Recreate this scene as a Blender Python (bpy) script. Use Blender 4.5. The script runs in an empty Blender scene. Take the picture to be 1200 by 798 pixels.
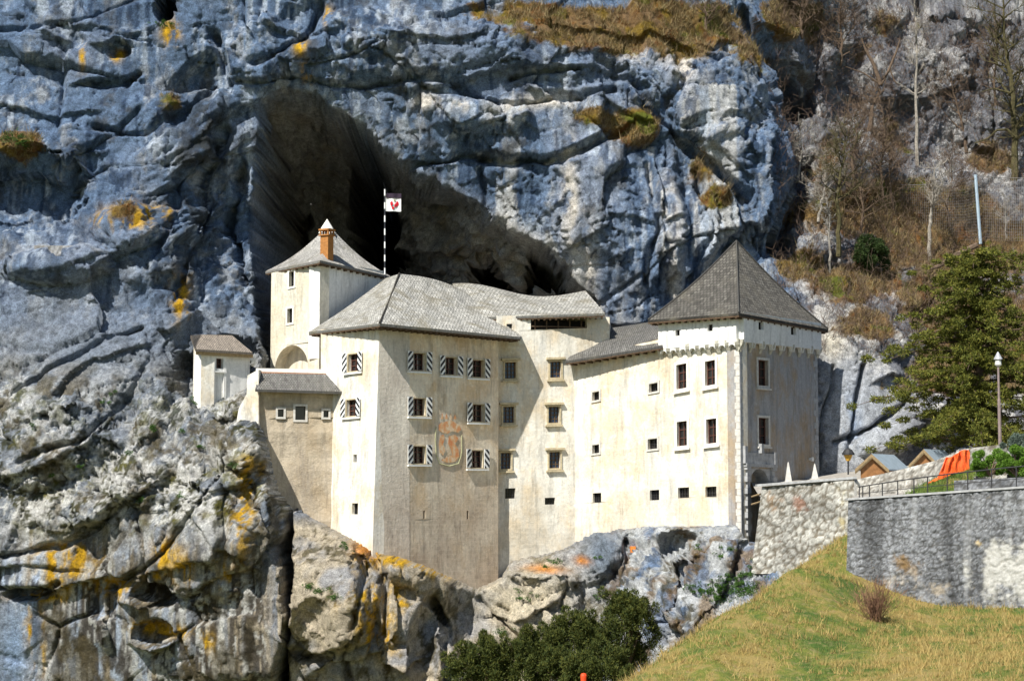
import bpy, math, random
import numpy as np
R = math.radians
# ------------------------------------------------------------------ camera, light, exposure
scene = bpy.context.scene
FPX = 2200.0
TH = math.atan(200/FPX)
cam_d = bpy.data.cameras.new('camera'); cam = bpy.data.objects.new('camera', cam_d)
scene.collection.objects.link(cam); scene.camera = cam
cam_d.sensor_width = 36; cam_d.lens = 36*FPX/1200; cam_d.clip_start = 0.5; cam_d.clip_end = 3000
cam.location = (0, 0, 0); cam.rotation_euler = (math.pi/2+TH, 0, 0)
SUN_AZ = 35.0; SUN_EL = 48.0            # azimuth left of the view axis, elevation
sdir = (-math.sin(R(SUN_AZ))*math.cos(R(SUN_EL)), -math.cos(R(SUN_AZ))*math.cos(R(SUN_EL)), math.sin(R(SUN_EL)))
w = bpy.data.worlds.new('World'); scene.world = w; w.use_nodes = True
nt = w.node_tree; bg = nt.nodes['Background']; sky = nt.nodes.new('ShaderNodeTexSky')
sky.sky_type = 'NISHITA'; sky.sun_disc = False; sky.sun_elevation = R(SUN_EL); sky.sun_rotation = R(180+SUN_AZ)
sky.air_density = 1.2; sky.dust_density = .4; sky.ozone_density = 2.0
nt.links.new(sky.outputs[0], bg.inputs[0]); bg.inputs[1].default_value = 0.068
sl = bpy.data.lights.new('sun', 'SUN'); sun = bpy.data.objects.new('sun', sl); scene.collection.objects.link(sun)
sl.energy = 5.0; sl.angle = R(0.5); sl.color = (1, .955, .87)
from mathutils import Vector, Matrix
sun.rotation_euler = Vector(sdir).to_track_quat('Z', 'Y').to_euler()
sun.location = (-60, -60, 90)
vs = scene.view_settings
vs.view_transform = 'Standard'; vs.look = 'None'; vs.exposure = 0.66; vs.gamma = 1; vs.use_curve_mapping = False
scene.render.resolution_x = 1024; scene.render.resolution_y = 680
scene.render.engine = 'CYCLES'
scene.cycles.max_bounces = 6; scene.cycles.diffuse_bounces = 4
C = scene.collection
rnd = random.Random(7); rng = np.random.default_rng(11)

# ------------------------------------------------------------------ measuring helpers
def P(px, py, Y):
    xc = (px-600)/FPX; yc = (399-py)/FPX
    dy = math.cos(TH)-yc*math.sin(TH); dz = math.sin(TH)+yc*math.cos(TH)
    t = Y/dy
    return Vector((xc*t, Y, dz*t))
def proj(X, Y, Z):
    zc = Y*math.cos(TH)+Z*math.sin(TH); yc = -Y*math.sin(TH)+Z*math.cos(TH)
    return 600+FPX*X/zc, 399-FPX*yc/zc

# ------------------------------------------------------------------ object helpers
ORG = {}
def root(name, loc, label, cat, group=None, kind=None):
    o = bpy.data.objects.new(name, None); C.objects.link(o); o.location = loc
    o.empty_display_size = .3
    ORG[o.name] = Vector(loc); tag(o, label, cat, group, kind); return o
def tag(o, label=None, cat=None, group=None, kind=None):
    if label: o['label'] = label
    if cat: o['category'] = cat
    if group: o['group'] = group
    if kind: o['kind'] = kind
    return o
def wo(parent):
    v = Vector((0, 0, 0))
    while parent is not None:
        v = v + Vector(parent.location); parent = parent.parent
    return v
def mk(name, verts, faces, mat, parent=None, uv=None, smooth=False, loc=None):
    """world-space verts -> one mesh object; loc is the object's origin when it is top level"""
    o0 = wo(parent) if parent is not None else Vector(loc or (0, 0, 0))
    me = bpy.data.meshes.new(name)
    V = np.asarray([tuple(v) for v in verts] if not isinstance(verts, np.ndarray) else verts, dtype=np.float64)-np.array(tuple(o0))
    if isinstance(faces, np.ndarray):
        n, k = faces.shape
        me.vertices.add(len(V)); me.vertices.foreach_set('co', V.astype(np.float32).ravel())
        me.loops.add(n*k); me.loops.foreach_set('vertex_index', faces.astype(np.int32).ravel())
        me.polygons.add(n); me.polygons.foreach_set('loop_start', np.arange(0, n*k, k, dtype=np.int32))
        me.polygons.foreach_set('loop_total', np.full(n, k, dtype=np.int32))
        me.update(calc_edges=True)
    else:
        me.from_pydata([tuple(v) for v in V], [], [tuple(f) for f in faces]); me.update()
    if uv is not None:
        l = me.uv_layers.new(name='UVMap')
        idx = np.zeros(len(me.loops), dtype=np.int32); me.loops.foreach_get('vertex_index', idx)
        l.data.foreach_set('uv', np.asarray(uv, dtype=np.float32)[idx].ravel())
    if smooth: me.polygons.foreach_set('use_smooth', np.ones(len(me.polygons), dtype=bool))
    me.materials.append(mat)
    o = bpy.data.objects.new(name, me); C.objects.link(o)
    if parent is not None: o.parent = parent
    else: o.location = o0
    return o
class MB:
    def __init__(s): s.v = []; s.f = []
    def add(s, v, f):
        n = len(s.v); s.v += [Vector(a) for a in v]; s.f += [tuple(i+n for i in q) for q in f]; return s
    def frame_box(s, o, e, n, z, x0, x1, y0, y1, z0, z1):
        """box in a local frame (e along, n outwards, z up)"""
        c = [o+e*a+n*b+z*c_ for c_ in (z0, z1) for b in (y0, y1) for a in (x0, x1)]
        return s.add(c, [(0, 2, 3, 1), (4, 5, 7, 6), (0, 1, 5, 4), (2, 6, 7, 3), (0, 4, 6, 2), (1, 3, 7, 5)])
    def box(s, x0, x1, y0, y1, z0, z1):
        return s.frame_box(Vector((0, 0, 0)), Vector((1, 0, 0)), Vector((0, 1, 0)), Vector((0, 0, 1)), x0, x1, y0, y1, z0, z1)
    def prism(s, poly, d):
        n = len(poly); d = Vector(d)
        a = [Vector(p) for p in poly]; b = [p+d for p in a]
        return s.add(a+b, [tuple(range(n)), tuple(range(2*n-1, n-1, -1))]+[(i, i+n, (i+1) % n+n, (i+1) % n) for i in range(n)])
    def tube(s, pts, rad, k=6, cap=True):
        pts = [Vector(p) for p in pts]; m = len(pts)
        if not hasattr(rad, '__len__'): rad = [rad]*m
        V = []
        for i, p in enumerate(pts):
            d = (pts[min(i+1, m-1)]-pts[max(i-1, 0)]).normalized()
            u = d.cross(Vector((0, 0, 1)) if abs(d.z) < .9 else Vector((1, 0, 0))).normalized(); v = d.cross(u)
            V += [p+(u*math.cos(2*math.pi*j/k)+v*math.sin(2*math.pi*j/k))*rad[i] for j in range(k)]
        F = [(i*k+j, i*k+(j+1) % k, (i+1)*k+(j+1) % k, (i+1)*k+j) for i in range(m-1) for j in range(k)]
        if cap: F += [tuple(range(k-1, -1, -1)), tuple((m-1)*k+j for j in range(k))]
        return s.add(V, F)
    def build(s, name, mat, parent=None, smooth=False, loc=None):
        return mk(name, s.v, s.f, mat, parent, smooth=smooth, loc=loc)

# ------------------------------------------------------------------ numpy noise
def hsh(ix, iy, iz, seed):
    h = (ix.astype(np.int64)*374761393+iy.astype(np.int64)*668265263+iz.astype(np.int64)*2147483647+seed*1274126177) & 0xffffffff
    h = ((h ^ (h >> 13))*1274126177) & 0xffffffff
    h = ((h ^ (h >> 16))*2246822519) & 0xffffffff
    return (h ^ (h >> 15))
def vnoise(x, y, z, seed=0):
    xi = np.floor(x); yi = np.floor(y); zi = np.floor(z)
    fx = (x-xi).astype(np.float32); fy = (y-yi).astype(np.float32); fz = (z-zi).astype(np.float32)
    fx = fx*fx*(3-2*fx); fy = fy*fy*(3-2*fy); fz = fz*fz*(3-2*fz)
    r = 0
    for a in (0, 1):
        for b in (0, 1):
            for c in (0, 1):
                v = (hsh(xi+a, yi+b, zi+c, seed) & 0xffff).astype(np.float32)/32767.5-1
                r = r+v*(fx if a else 1-fx)*(fy if b else 1-fy)*(fz if c else 1-fz)
    return r
def fbm(x, y, z, seed=0, o=4, g=.5):
    s = 0; a = 1; t = 0
    for i in range(o):
        s = s+a*vnoise(x, y, z, seed+i*17); t += a; a *= g; x = x*2.03+5.1; y = y*2.03+1.7; z = z*2.03+9.2
    return s/t
def facet(x, y, z, seed=0, tilt=1.0):
    """piecewise planar blocks: nearest random seed, tilted plane in each cell. returns height and gap to the next cell"""
    xi = np.floor(x); yi = np.floor(y); zi = np.floor(z)
    d1 = np.full(x.shape, 1e9, dtype=np.float32); d2 = d1.copy(); h = np.zeros(x.shape, dtype=np.float32)
    for a in (-1, 0, 1):
        for b in (-1, 0, 1):
            for c in (-1, 0, 1):
                k = hsh(xi+a, yi+b, zi+c, seed); k2 = hsh(xi+a, yi+b, zi+c, seed+91)
                rx = (k & 255)/255.; ry = ((k >> 8) & 255)/255.; rz = ((k >> 16) & 255)/255.
                dx = (x-xi-a-rx).astype(np.float32); dy = (y-yi-b-ry).astype(np.float32); dz = (z-zi-c-rz).astype(np.float32)
                d = dx*dx+dy*dy+dz*dz
                tx = ((k2 & 255)/127.5-1).astype(np.float32); tz = (((k2 >> 8) & 255)/127.5-1).astype(np.float32)
                off = (((k2 >> 16) & 255)/127.5-1).astype(np.float32)
                hh = off*.5+tilt*(tx*dx+tz*dz)
                m = d < d1
                d2 = np.where(m, d1, np.minimum(d2, d)); h = np.where(m, hh, h); d1 = np.where(m, d, d1)
    return h, np.sqrt(d2)-np.sqrt(d1)
def sstep(a, b, x):
    t = np.clip((x-a)/(b-a), 0, 1); return t*t*(3-2*t)
def sdpoly(u, v, poly):
    """signed distance, positive inside"""
    d = np.full(u.shape, 1e9); ins = np.zeros(u.shape, dtype=bool); n = len(poly)
    for i in range(n):
        x0, y0 = poly[i]; x1, y1 = poly[(i+1) % n]
        ex, ey = x1-x0, y1-y0
        t = np.clip(((u-x0)*ex+(v-y0)*ey)/(ex*ex+ey*ey+1e-9), 0, 1)
        d = np.minimum(d, np.hypot(u-x0-t*ex, v-y0-t*ey))
        c = ((y0 > v) != (y1 > v))
        xs = x0+(v-y0)*ex/(ey if ey else 1e-9)
        ins ^= c & (u < xs)
    return np.where(ins, d, -d)
def dline(u, v, pts):
    d = np.full(u.shape, 1e9)
    for (x0, y0), (x1, y1) in zip(pts[:-1], pts[1:]):
        ex, ey = x1-x0, y1-y0
        t = np.clip(((u-x0)*ex+(v-y0)*ey)/(ex*ex+ey*ey+1e-9), 0, 1)
        d = np.minimum(d, np.hypot(u-x0-t*ex, v-y0-t*ey))
    return d
def catmull(G, u, v, u0, v0, st):
    G = np.asarray(G, dtype=float); nv, nu = G.shape
    a = np.clip((u-u0)/st, 0, nu-1.001); b = np.clip((v-v0)/st, 0, nv-1.001)
    i = a.astype(int); j = b.astype(int); fa = a-i; fb = b-j
    def wts(t): return [(-t+2*t*t-t**3)/2, (2-5*t*t+3*t**3)/2, (t+4*t*t-3*t**3)/2, (-t*t+t**3)/2]
    wa = wts(fa); wb = wts(fb); r = 0
    for q in range(4):
        jj = np.clip(j-1+q, 0, nv-1)
        for p in range(4):
            r = r+wb[q]*wa[p]*G[jj, np.clip(i-1+p, 0, nu-1)]
    return r

# ------------------------------------------------------------------ materials
def material(name, rough=.85):
    m = bpy.data.materials.new(name); m.use_nodes = True
    b = m.node_tree.nodes['Principled BSDF']; b.inputs['Roughness'].default_value = rough
    b.inputs['Specular IOR Level'].default_value = .25
    return m, m.node_tree, b
def nd(t, kind, **kw):
    n = t.nodes.new(kind)
    for k, v in kw.items():
        if k in n.inputs.keys() if hasattr(n.inputs, 'keys') else False: n.inputs[k].default_value = v
        else: setattr(n, k, v)
    return n
def noise_node(t, scale, detail=5, rough=.6, src='Object', sc=(1, 1, 1), dist=0):
    tc = nd(t, 'ShaderNodeTexCoord'); mp = nd(t, 'ShaderNodeMapping'); mp.inputs['Scale'].default_value = sc
    n = nd(t, 'ShaderNodeTexNoise'); n.inputs['Scale'].default_value = scale; n.inputs['Detail'].default_value = detail
    n.inputs['Roughness'].default_value = rough; n.inputs['Distortion'].default_value = dist
    t.links.new(tc.outputs[src], mp.inputs[0]); t.links.new(mp.outputs[0], n.inputs['Vector']); return n
def ramp(t, src, stops):
    r = nd(t, 'ShaderNodeValToRGB'); t.links.new(src, r.inputs[0])
    e = r.color_ramp.elements
    while len(e) < len(stops): e.new(.5)
    for k, (p, c) in zip(e, stops):
        k.position = p; k.color = (c if hasattr(c, '__len__') else (c, c, c))+((1,) if hasattr(c, '__len__') and len(c) == 3 else ((1,) if not hasattr(c, '__len__') else ())) if hasattr(c, '__len__') else (c, c, c, 1)
    return r
def mix(t, fac, a, b, mode='MIX'):
    m = nd(t, 'ShaderNodeMix'); m.data_type = 'RGBA'; m.blend_type = mode
    for s, v in ((0, fac), (6, a), (7, b)):
        if hasattr(v, 'is_output') or isinstance(v, bpy.types.NodeSocket): t.links.new(v, m.inputs[s])
        elif s == 0: m.inputs[0].default_value = v
        else: m.inputs[s].default_value = tuple(v)+(1,)
    return m.outputs[2]
def bump(t, b, src, dist, strength=1):
    n = nd(t, 'ShaderNodeBump'); n.inputs['Distance'].default_value = dist; n.inputs['Strength'].default_value = strength
    t.links.new(src, n.inputs['Height']); t.links.new(n.outputs[0], b.inputs['Normal']); return n
def simple(name, c, rough=.8, var=.25, scale=6, bd=0.0, metal=0):
    m, t, b = material(name, rough); n = noise_node(t, scale)
    r = ramp(t, n.outputs[0], [(.3, tuple(x*(1-var) for x in c)), (.7, tuple(min(1, x*(1+var)) for x in c))])
    t.links.new(r.outputs[0], b.inputs['Base Color']); b.inputs['Metallic'].default_value = metal
    if bd: bump(t, b, n.outputs[0], bd)
    return m
# ------------------------------------------------------------------ the rock face
def rock_mat():
    m, t, b = material('rock', .92)
    at = nd(t, 'ShaderNodeAttribute'); at.attribute_name = 'col'
    n1 = noise_node(t, 2.2, 8, .7); n2 = noise_node(t, 9, 6, .7)
    r1 = ramp(t, n1.outputs[0], [(.30, .5), (.5, .95), (.70, 1.4)])
    r2 = ramp(t, n2.outputs[0], [(.32, .6), (.5, 1.0), (.68, 1.4)])
    n4 = noise_node(t, 26, 4, .7); r4 = ramp(t, n4.outputs[0], [(.34, .68), (.5, 1.0), (.66, 1.38)])
    c = mix(t, 1.0, at.outputs[0], r1.outputs[0], 'MULTIPLY'); c = mix(t, 1.0, c, r4.outputs[0], 'MULTIPLY'); c = mix(t, 1.0, c, r2.outputs[0], 'MULTIPLY')
    t.links.new(c, b.inputs['Base Color'])
    n3 = noise_node(t, 2.6, 10, .8, sc=(1, 1, .8)); n3.inputs['Detail'].default_value = 12
    bump(t, b, n3.outputs[0], .34, 1)
    return m
UB = [[130,130,131,132,133,134,135,137,140,143,148,165,172,176,178],
      [128,128,129,130,131,132,133,135,137,140,145,160,166,170,172],
      [127,127,128,129,131,132,132,133,135,137,141,155,162,166,168],
      [126,126,127,128,131,134,134,134,134,136,138,149,156,158,160],
      [125,125,125,126,131,136,136,135,134,135,136,141,148,150,150],
      [122,122,123,125,131,138,138,138,136,136,133,132,138,140,140],
      [119,119,119,120,122,138,138,138,136,136,132,130,132,134,135],
      [117,117,117,117,118,138,138,138,136,136,132,129,130,130,130],
      [117,117,117,116,117,138,138,138,136,136,132,129,129,129,129],
      [118,118,118,117,117,138,138,138,136,136,132,129,129,129,129],
      [119,119,119,118,118,138,138,138,136,136,132,129,129,129,129]]
UF = [r[:] for r in UB]
UF[5] = [122,122,123,124,127,127,127,130,132,128,124,120,118,116,114]
UF[6] = [119,119,119,120,119.5,119.5,119,127,129,124,120,117,114,112,110]
UF[7] = [117,117,117,116.5,117,118.5,117.3,124.5,124.8,119.6,116.5,114,111,109,107]
UF[8] = [117,117,117,116,115.5,115.5,117.5,121,120.5,116,111.5,106,103,101,100]
UF[9] = [118,118,118,117,116,115,115,118,116,111,105,100,98,97,96]
UF[10] = [119,119,119,118,117,115,114,116,114,107,102,97,96,95,94]
CASTLE = [(302,430),(304,500),(318,575),(330,592),(396,625),(437,642),(500,668),(560,692),(590,678),(602,660),(660,645),(700,625),
          (770,618),(866,612),(880,636),(960,640),(1000,660),(1060,705),(1500,712),(1500,-400),(302,-400)]
CAVE = [(262,330),(258,270),(266,200),(272,150),(292,118),(330,104),(362,106),(400,128),(440,160),(480,190),(540,222),(600,262),
        (645,300),(680,338),(706,372),(712,420),(712,520),(330,520),(300,440),(280,390)]
HOLE1 = [(386,292),(384,230),(380,172),(390,130),(418,140),(442,170),(457,204),(456,290)]
HOLE2 = [(548,345),(545,312),(556,290),(572,283),(590,296),(600,322),(612,300),(622,284),(645,292),(664,312),(678,345)]
HOLE3 = [(285,300),(282,240),(296,190),(318,170),(326,200),(322,250),(318,310),(304,340)]
# (u, v, ru, rv, angle, metres towards the viewer (+) or into the rock (-), profile power)
BUMPS = [(283,520,34,30,20,2.6,.5),(150,262,40,26,-30,1.5,.6),(30,225,80,52,0,-3.5,.4),(192,8,17,22,0,-9,.3),
 (75,50,30,20,10,-1.0,.6),(140,58,16,12,0,-1.5,.5),(60,170,70,30,0,.9,.7),(240,270,60,90,20,-1.6,.6),(205,330,30,80,-8,1.0,.6),
 (390,690,58,70,5,2.6,.45),(375,735,30,40,0,-2.0,.5),(470,700,40,55,10,1.4,.5),(468,668,30,18,25,1.2,.5),(520,690,34,30,30,1.0,.5),
 (500,750,22,60,10,-2.0,.5),(545,730,20,50,-10,-1.4,.5),(680,655,48,34,-10,1.2,.5),(648,690,36,24,20,1.3,.5),(600,690,30,20,10,.9,.5),
 (625,725,30,30,-20,1.2,.5),(585,740,30,22,0,1.0,.5),(700,640,26,40,0,1.2,.5),(798,640,26,18,-20,-2.6,.4),(812,690,40,70,25,1.5,.5),
 (780,705,30,40,30,1.0,.5),(850,660,30,40,20,1.0,.5),(805,672,12,26,15,-2.2,.5),(740,655,14,26,0,-.8,.5),(900,680,30,20,20,.7,.5),
 (100,430,120,60,-25,1.2,.8),(60,520,90,50,-20,1.6,.6),(190,520,60,40,10,1.0,.6),(200,560,90,40,0,1.2,.6),(110,585,70,30,-25,1.2,.6),
 (35,694,32,8,0,-2.4,.5),(180,700,28,16,0,-2.6,.5),(178,742,26,16,0,-2.0,.5),(108,640,22,30,0,-1.0,.5),(250,640,60,70,0,1.5,.6),
 (120,705,18,26,0,-1.2,.5),(300,610,30,60,0,1.5,.5),(290,590,16,26,0,-1.6,.5),(330,470,20,16,0,.5,.6),(220,440,16,30,0,-2.4,.5),
 (245,470,26,20,0,-1.5,.5),(75,316,60,18,-6,1.6,.5),(262,425,40,36,0,-3.2,.5),(258,478,26,14,0,1.6,.5),(180,470,20,50,10,1.2,.5),(480,60,160,36,-6,1.2,.6),(650,60,90,40,8,1.2,.6),
 (760,90,40,40,0,1.5,.5),(835,110,55,60,0,1.8,.5),(785,250,20,80,0,1.3,.5),(690,240,60,80,0,1.0,.7),(620,180,60,50,0,.8,.7),
 (880,290,30,24,0,-3.0,.5),(842,310,22,40,30,-2.6,.5),(900,210,26,80,-10,1.4,.6),(850,190,40,50,20,1.0,.6),(560,140,70,26,6,1.0,.6),
 (430,40,60,30,10,1.0,.6),(310,60,70,44,0,1.2,.6),(230,110,26,60,30,-1.6,.6),(360,20,40,26,-30,-1.0,.6),(1150,110,50,70,0,2.5,.6),
 (1100,60,40,50,0,2.0,.6),(1010,200,40,40,0,1.5,.6),(1065,340,26,30,0,1.5,.5),(1045,392,30,30,20,1.4,.5),
 (1100,470,40,26,-20,1.6,.5),(1060,505,60,22,-25,1.5,.5),(1140,495,30,16,-10,1.2,.5),(960,290,30,20,0,1.4,.5),
 (1000,300,26,16,0,1.0,.5),(990,100,34,50,20,-2.0,.6),(1040,90,30,40,-20,1.5,.6),(1125,220,30,20,0,1.0,.6)]
CRACKS = [([(270,96),(330,92),(420,104),(470,96),(540,102),(600,132),(660,118),(720,104)],5,1.3),([(480,192),(540,185),(600,194),(660,186),(715,160),(740,148)],6,1.6),
 ([(0,35),(60,32),(130,40)],4,.8),([(90,96),(150,98),(165,85)],5,1.2),([(110,150),(170,156),(215,132),(250,100)],5,1.0),([(250,40),(262,70),(268,110)],7,1.6),
 ([(380,0),(360,40),(330,60),(300,75)],7,1.4),([(700,70),(740,90),(760,130),(800,170),(840,200),(870,235)],7,1.8),([(600,95),(700,80),(760,105)],5,1.2),
 ([(905,60),(930,110),(945,160),(938,230),(920,290)],20,7),([(930,0),(960,60),(950,130)],14,4),([(870,10),(900,60),(930,80)],10,2),
 ([(336,560),(338,620),(342,690),(340,740),(330,798),(325,850)],11,11),([(262,150),(245,200),(225,260),(215,330)],10,2.0),([(285,200),(275,270),(292,330)],8,2.5),
 ([(235,190),(200,250),(180,300)],6,1.5),([(150,590),(80,640),(0,650)],5,1.2),([(0,480),(60,440),(120,400),(170,380)],5,1.0),([(30,540),(100,520),(150,470),(175,420)],5,1.2),
 ([(130,690),(200,650),(260,560),(270,500)],5,1.3),([(0,686),(60,690),(70,684)],4,1.2),([(160,600),(175,650),(170,700)],5,1.2),([(565,700),(600,735),(620,760)],7,1.4),
 ([(440,650),(455,690),(450,740)],6,1.2),([(660,640),(664,690),(655,720)],6,1.4),([(735,640),(742,700),(720,730)],8,1.6),([(770,640),(800,680),(770,740)],7,1.4),
 ([(870,640),(850,700),(820,740)],6,1.0),([(975,430),(965,480),(960,540)],4,1.0),([(1010,430),(1000,490),(995,530)],4,1.2),([(980,520),(1020,500),(1065,470),(1080,462)],5,1.5),
 ([(760,190),(770,250),(755,330)],8,1.6),([(815,200),(830,260),(810,330)],8,1.4),([(670,350),(640,300),(600,270)],3,.5),([(560,200),(570,240),(600,262)],4,.6),
 ([(1080,0),(1090,70),(1110,110),(1180,140)],7,2),([(1180,30),(1150,90),(1160,180)],6,1.5),([(420,620),(430,680),(405,760),(410,800)],6,1.6),([(510,700),(530,745),(520,800)],9,2.2)]
LEDGES = [([(470,110),(500,108),(545,98),(590,86),(700,83),(745,90)],1.1,45),([(522,146),(545,155),(590,147),(622,145)],.9,28),([(550,188),(595,191),(640,186),(672,170),(712,152)],1.2,45),
 ([(270,96),(330,90),(400,100)],.7,30),([(85,96),(168,92)],.9,25),([(48,50),(80,53)],.9,18),([(108,58),(152,56)],1.0,22),([(0,204),(50,200),(104,214)],3.0,26),([(0,120),(60,135),(120,128)],.7,35),
 ([(0,686),(14,690),(62,692),(82,688),(140,676),(200,668),(262,652)],1.3,55),([(20,694),(45,701),(64,697)],1.6,16),([(138,708),(165,714),(192,700)],2.0,26),([(150,752),(178,762),(205,756)],2.0,26),
 ([(88,622),(132,606),(178,572),(200,548)],1.6,50),([(0,560),(60,548),(110,520),(150,478)],1.1,50),([(340,748),(368,758),(408,744),(430,722)],3.0,70),([(448,770),(470,784),(500,770)],2.0,40),
 ([(600,104),(700,116),(765,150)],.9,34),([(640,32),(760,44),(850,70)],.9,24),([(700,250),(760,262),(800,255)],.7,40),([(790,150),(850,180),(880,215)],1.0,40),([(570,715),(600,722),(640,716),(662,700)],1.2,30),
 ([(600,680),(640,684),(672,676)],.9,20),([(770,650),(800,662),(826,650)],1.4,24),([(20,330),(90,318),(160,290)],.8,40),([(60,470),(120,420),(180,402)],1.0,50),([(210,560),(250,575),(300,566)],1.2,40),
 ([(225,600),(262,640),(300,650)],1.0,50),([(280,548),(305,552),(318,540)],1.8,22),([(985,110),(1050,120),(1120,112)],1.2,30),([(1080,20),(1140,30),(1200,24)],1.2,30),([(1150,150),(1200,158)],1.0,25),
 ([(1020,452),(1040,442),(1060,440)],1.3,18),([(1050,505),(1090,500),(1120,492)],1.0,18),([(440,40),(520,52),(580,40)],.8,30),([(300,30),(360,44),(400,30)],.8,26)]
# upright steps: the left side stands proud
STEPS = [([(330,570),(336,620),(340,700),(330,800)],2.0,60),([(262,110),(240,190),(228,260),(222,330)],1.2,60),([(700,95),(708,120),(704,150)],1.2,30),([(905,150),(900,230),(895,300)],1.2,30),
 ([(770,180),(776,250),(770,340)],.8,30),([(128,690),(120,730),(124,760)],.8,16),([(500,700),(520,740),(526,800)],1.5,50),([(262,560),(268,620),(255,660)],.9,40),([(830,230),(838,290),(822,330)],.9,40),([(430,640),(436,700),(428,770)],.8,30)]
def rock_face():
    dx = .112
    xs = np.concatenate([np.arange(-62, -43, .5), np.arange(-43, 48, dx), np.arange(48, 70, .5)])
    zs = np.concatenate([np.arange(-30, -15, .4), np.arange(-15, 44, dx), np.arange(44, 60, .5)])
    X, Z = np.meshgrid(xs, zs); nx, nz = len(xs), len(zs)
    YB = np.full(X.shape, 132.); YF = np.full(X.shape, 118.)
    for _ in range(6):
        u, v = proj(X, YB, Z); YB = catmull(UB, u, v, -100, -100, 100)
        u, v = proj(X, YF, Z); YF = catmull(UF, u, v, -100, -100, 100)
    ub, vb = proj(X, YB, Z); uf, vf = proj(X, YF, Z)
    # wobble of the feature outlines
    wu = 9*fbm(X*.35, Z*.35, X*0, 3, 4); wv = 9*fbm(X*.35, Z*.35, X*0+7, 4, 4)
    wob = np.where(vb < 430, 1.0, .5)
    s = sdpoly(ub+wu, vb+wv, CAVE)
    c = np.clip(s, 0, None)
    fold = sstep(430, 500, ub)
    cav = (14+6*sstep(500, 440, ub))*(1-np.exp(-c/(36+38*fold)))+sstep(0, 7, s)*(1.6+1.6*fold)
    cav = cav+7.5*sstep(198, 284, ub+wu+.12*(vb-250))*sstep(560, 470, ub)*sstep(118, 165, vb+.18*(ub-300))*sstep(440, 400, vb)*np.maximum(sstep(0, 14, s), sstep(316, 284, ub))
    for H, dd, sf in ((HOLE1, 60, 5), (HOLE2, 16, 8), (HOLE3, 8, 14)):
        cav = cav+dd*sstep(-2, sf, sdpoly(ub+wu*.7, vb+wv*.7, H))
    M = sstep(-3, 5, sdpoly(uf+wu*.5, vf+wv*.5, CASTLE))
    Y = YF*(1-M)+(YB+cav)*M
    u = uf*(1-M)+ub*M; v = vf*(1-M)+vb*M
    inc = sstep(-10, 20, s)*M
    au, av = u+wu*.8, v+wv*.8
    fa_, _ = facet((X*.95+Z*.25)/2.4, X*0+3, (Z*.95-X*.18)/2.1, 22, 1.2); fb_, _ = facet(X/1.0, X*0+5, Z/.9, 23, 1.2)
    jag = .28*fa_+.12*fb_
    for (cu, cv, ru, rv, ang, amp, pw) in BUMPS:
        ca, sa = math.cos(R(ang)), math.sin(R(ang)); du = au-cu; dv = av-cv
        r2 = ((du*ca+dv*sa)/ru)**2+((-du*sa+dv*ca)/rv)**2
        r2 = r2+jag*(1.0 if amp > 0 else .6)
        msk = r2 < 1
        Y[msk] -= amp*np.clip(1-np.clip(r2[msk], 0, 1), 0, .75)**(pw+.15)
    hid = M*(v > 400)
    for pts, wd, dp in CRACKS:
        d = dline(au, av, pts); ww = wd*(.6+.5*vnoise(X*.6, Z*.6, X*0, 41))
        Y += dp*np.exp(-(d/np.maximum(ww, 1.2))**2)*(.7+.4*vnoise(X*.5, Z*.5, X*0, 33))
    for pts, am_, Lf in LEDGES:
        px_, py_ = zip(*pts); yl = np.interp(au, px_, py_)+3*vnoise(X*1.1, Z*.3, X*0, 44); w_ = sstep(px_[0]-8, px_[0]+12, au)*sstep(px_[-1]+8, px_[-1]-12, au); dd = yl-av
        Y -= .62*am_*w_*np.where(dd > 0, np.exp(-dd/Lf), 0)*sstep(-1.5, 1.5, dd)
    for pts, am_, Lf in STEPS:
        px_, py_ = zip(*pts); xl = np.interp(av, py_, px_)+4*vnoise(X*.3, Z*1.1, X*0, 45); w_ = sstep(py_[0]-8, py_[0]+16, av)*sstep(py_[-1]+8, py_[-1]-16, av); dd = xl-au
        Y -= am_*w_*np.where(dd > 0, np.exp(-dd/Lf), 0)
    # normals of the smooth shape, then rock structure along them
    def blur(A, k):
        for ax in (0, 1):
            pad = [(0, 0), (0, 0)]; pad[ax] = (k+1, k); c_ = np.cumsum(np.pad(A, pad, mode='edge'), axis=ax)
            A = (np.take(c_, range(2*k+1, c_.shape[ax]), axis=ax)-np.take(c_, range(0, c_.shape[ax]-2*k-1), axis=ax))/(2*k+1)
        return A
    gz, gx = np.gradient(blur(blur(Y, 8), 8)); dzs = np.gradient(zs)[:, None]; dxs = np.gradient(xs)[None, :]
    gx = gx/dxs; gz = gz/dzs
    k = 1/np.sqrt(1+np.clip(gx, -1.2, 1.2)**2+np.clip(gz, -1.2, 1.2)**2)
    N = np.stack([np.clip(gx, -1.2, 1.2)*k, -k, np.clip(gz, -1.2, 1.2)*k], -1)
    wx = X+.5*fbm(X*.3, Y*.3, Z*.3, 5, 3); wy = Y*.7; wz = Z+.5*fbm(X*.3, Y*.3, Z*.3, 6, 3)
    # bedding dips gently to the right: cells are cut in tilted axes
    tx = wx*.95+wz*.25; tz = wz*.95-wx*.18
    zone_low = sstep(380, 470, v)*sstep(360, 300, u)          # rugged lower left rock
    zone_right = sstep(900, 960, u)
    h = np.zeros(X.shape)
    rough = sstep(-.22, .30, fbm(X*.16, Y*.1, Z*.16, 30, 3)+.55*zone_low+.35*zone_right+.35*sstep(640, 700, u)*sstep(600, 640, v))
    rough = .35+.65*rough
    f1, g1 = facet(tx/7.5, wy/8, tz/5.5, 1, 1.1)
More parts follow.
